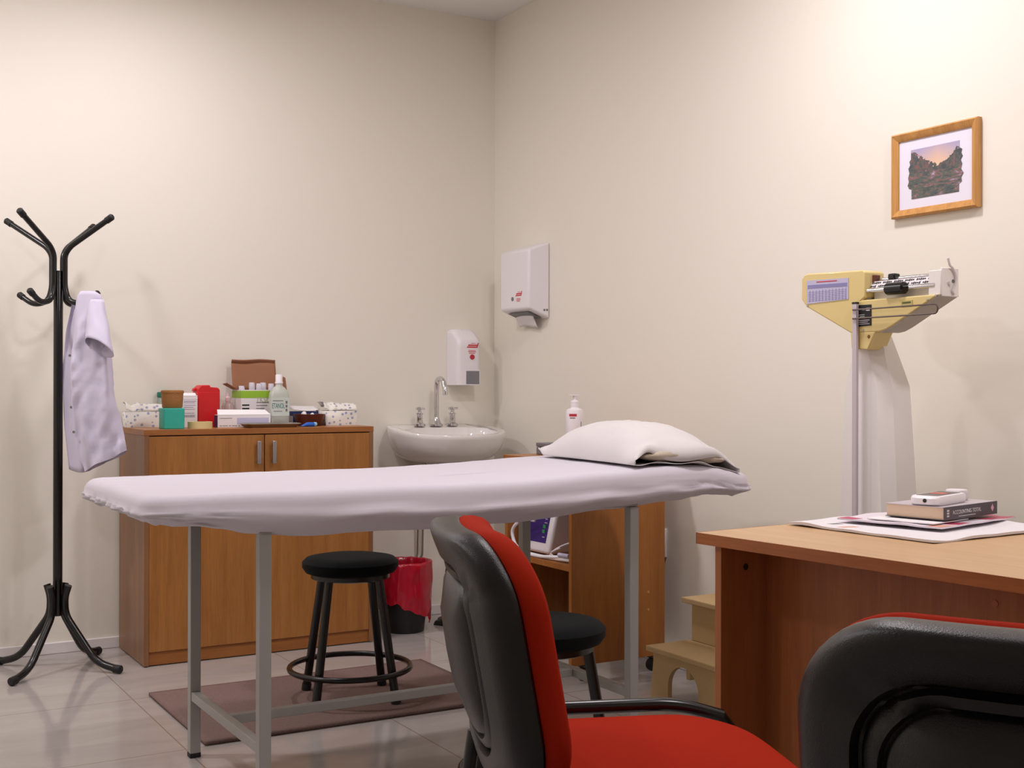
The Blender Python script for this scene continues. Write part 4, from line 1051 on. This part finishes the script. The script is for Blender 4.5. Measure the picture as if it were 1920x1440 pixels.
# bracket, column, base
MB().prism(Yp([(2.365, 1.209), (2.456, 1.209), (2.452, 1.164), (2.392, 1.160)]), 'x', XF, .030).build('bracket', M_YEL, t, bevel=.003)
MB().lathe([(0, XF-.0015), (.0045, XF-.001), (.005, XF)], (0, 2.388-OY, 1.196), 14, axis='x').build('bracket_screw', mat('brass_screw', (130, 96, 44), .4, metal=.8), t)
cv = []
for z, ya, yb, xa, xb in ((.05, 2.322, 2.562, -.018, .10), (.70, 2.332, 2.545, -.018, .09), (1.06, 2.352, 2.525, -.018, .08), (1.12, 2.372, 2.505, -.018, .072), (1.215, 2.398, 2.470, -.014, .05)):
    cv += [(xa, ya+.03-OY, z), (xa, yb-.03-OY, z), (xa+.03, yb-OY, z), (xb, yb-OY, z), (xb, ya-OY, z), (xa+.03, ya-OY, z)]
b = MB(); b.add(cv, [(i*6+k, i*6+(k+1) % 6, (i+1)*6+(k+1) % 6, (i+1)*6+k) for i in range(4) for k in range(6)]+[list(range(6))[::-1], [24+k for k in range(6)]]); b.build('column', M_COLM, t, angle=25)
MB().box(-.10, .27, -.19, .19, .012, .06).build('base', M_COLM, t, bevel=.01)
MB().box(-.09, .12, -.17, .17, .060, .075).build('platform', M_BLACKR, t, bevel=.004)
for x in (-.07, .24):
    for y in (-.16, .16): MB().lathe([(.018, 0), (.018, .012)], (x, y, 0), 14).build('foot', M_BLACKR, t)

# ------------------------------------------------------------------ visitor chairs
def chair(loc, face_az, label):
    t = thing('visitor_chair', label, 'chair', loc, -math.radians(face_az), 'red visitor chairs at the desk')
    # local: +y faces the desk, +x the sitter's right
    def seat(top):
        def f(a, bb):
            th = 2*PI*a; c, s = math.cos(th), math.sin(th)
            n = 4.2; r = (abs(c)**n+abs(s)**n)**(-1/n)
            if top: k = min(1, bb*1.18); zz = .491-.010*k**2-.030*max(0, (bb-.80)/.20)**2
            else: k = 1; zz = .461-.020*bb; r *= 1-.03*bb
            x, y = .228*r*c*k, .225*r*s*k
            if top: x *= 1+.012*math.sin(max(0, (bb-.8)/.2)*PI)
            zz -= .012*smooth(.10, .24, y)-.004*smooth(-.1, -.22, y)
            return (x, y, zz)
        return f
    MB().grid(seat(True), 64, 24, cu=True).build('seat', M_RED, t, angle=180)
    b = MB(); b.grid(seat(False), 64, 4, cu=True)
    b.f.append([3*64+k for k in range(64)]); b.m.append(0); b.f.append([k for k in range(64)][::-1]); b.m.append(0)
    b.build('seat_pan', M_SHELL, t, angle=50)
    HW, Z0, Z1, RC = .222, .468, .849, .110
    def outl(q, k):
        (x, z), nr = rr_pt(q, HW, (Z1-Z0)/2, RC); return x*k, z*k
    def yb(x, z):
        h = z-Z0
        return -.225-.175*h-.10*max(0, h-.30)**1.5*2+.034*(abs(x)/HW)**2.0
    ZM = (Z0+Z1)/2
    def shellrear(q, bb):
        ks = [0, .3, .575, .59, .605, .62, .675, .695, .71, .735, .86, .93, .965, .985, 1.0, 1.0, .985]
        tt = [.022, .022, .022, .015, .015, .023, .023, .013, .014, .031, .035, .036, .032, .025, .015, .004, .0]
        j = int(round(bb*16)); k = ks[j]; x, z = outl(q, k)
        zz = ZM+z; th = tt[j]+.040*(1-k*k)*(1-smooth(.74, .80, zz))*(.6+.4*smooth(.46, .60, zz))
        lip = .014*smooth(.770, .782, zz)*(1-.5*smooth(.10, .2, abs(x)))
        rib = 0
        if j < 4: rib = .003*math.sin(x*60)*0
        return (x, yb(x, zz)-th-(lip if j < 14 else 0), zz)
    b = MB(); NQ2 = 96
    b.grid(shellrear, NQ2, 17, cu=True)
    b.grid(lambda a, bb: (lambda xz: (xz[0], yb(xz[0], ZM+xz[1])+.001, ZM+xz[1]))(outl(a, 1-bb*.98-.015)), NQ2, 6, cu=True)
    b.build('back_shell', M_SHELL, t, angle=60)
    def cush(q, bb):
        ks = [0, .3, .55, .75, .86, .93, .965, .985, .985, .96]
        tt = [.060, .060, .059, .057, .053, .047, .039, .024, .008, .0]
        j = int(round(bb*9)); x, z = outl(q, ks[j]); zz = ZM+.003+z
        return (x, yb(x, zz)+tt[j]-.002, zz)
    MB().grid(cush, NQ2, 10, cu=True).build('back_cushion', M_RED, t, angle=180)
    for (x, z) in ((-.098, .765), (.098, .765), (-.098, .575), (.098, .575)):
        MB().lathe([(0, -.002), (.006, -.0015), (.007, 0)], (x, yb(x, z)-.0215, z), 14, axis='y').build('screw', M_HOLE, t)
    for sx in (-1, 1):
        MB().tube(fillet([(sx*.250, -.205, .466), (sx*.250, -.150, .492), (sx*.250, .120, .492), (sx*.250, .205, .466)], .05, 6), .0125, 12).build('side_rail', M_BLACK, t)
        MB().tube(fillet([(sx*.250, .200, .468), (sx*.252, .232, .43), (sx*.256, .252, .014)], .04, 6), .0125, 12).build('leg', M_BLACK, t)
        MB().tube(fillet([(sx*.250, -.200, .468), (sx*.252, -.232, .43), (sx*.256, -.290, .014)], .04, 6), .0125, 12).build('leg', M_BLACK, t)
        MB().tube(fillet([(sx*.11, .02, .424), (sx*.11, -.200, .408), (sx*.11, -.276, .404), (sx*.11, -.262, .50)], .05, 8), .0115, 12).build('back_support', M_BLACK, t)
        for y in (.253, -.292): MB().lathe([(.0155, 0), (.0155, .02), (.013, .024)], (sx*.256, y, 0), 14).build('foot_cap', M_BLACKR, t)
    MB().tube([(-.250, .09, .436), (.250, .09, .436)], .011, 12).tube([(-.250, -.10, .436), (.250, -.10, .436)], .011, 12).build('cross_bar', M_BLACK, t)
    return t
ch1 = chair((1.155, 1.550, 0), 111, 'red upholstered chair beside the desk end, seat and side of its back showing')
dup(ch1, (1.181, .847, 0), -math.radians(57), 'red chair in the lower right corner, charcoal back shell towards the viewer', 'red visitor chairs at the desk')

# ------------------------------------------------------------------ lights
def lamp(x, y, w, r=.11, col=(1, .935, .975), spread=180):
    l = bpy.data.lights.new('downlight', 'AREA'); l.shape = 'DISK'; l.size = r*2; l.energy = w; l.color = col; l.spread = math.radians(spread)
    o = bpy.data.objects.new('downlight', l); COL.objects.link(o); o.location = (x, y, ZC-.05); return o
for x, y, w in ((-.35, 4.2, 22), (1.1, 4.2, 12), (2.02, 2.5, 19), (2.1, .9, 16), (-.3, 2.4, 9)):
    lamp(x, y, w)
wd = bpy.data.worlds.new('world'); SC.world = wd; wd.use_nodes = True
wd.node_tree.nodes['Background'].inputs[0].default_value = (.9, .92, 1, 1); wd.node_tree.nodes['Background'].inputs[1].default_value = .3

# ------------------------------------------------------------------ camera
f_px = 2291.166
cam = bpy.data.cameras.new('camera'); cam.sensor_width = 36; cam.lens = f_px/1920*36; cam.clip_start = .05
co = bpy.data.objects.new('camera', cam); COL.objects.link(co)
yaw, pit, rol = .528237758, .00150772961, .00172885845
fwd = Vector((math.sin(yaw)*math.cos(pit), math.cos(yaw)*math.cos(pit), math.sin(pit)))
rgt = Vector((math.cos(yaw), -math.sin(yaw), 0)); upv = rgt.cross(fwd)
r2 = rgt*math.cos(rol)+upv*math.sin(rol); u2 = -rgt*math.sin(rol)+upv*math.cos(rol)
mw = Matrix((r2, u2, -fwd)).transposed().to_4x4(); mw.translation = Vector((0, 0, 1.06)); co.matrix_world = mw
SC.camera = co

vs_ = SC.view_settings
SC.display_settings.display_device = 'sRGB'
vs_.view_transform = 'Standard'; vs_.look = 'None'; vs_.gamma = 1.0; vs_.use_curve_mapping = False
vs_.exposure = 0.05
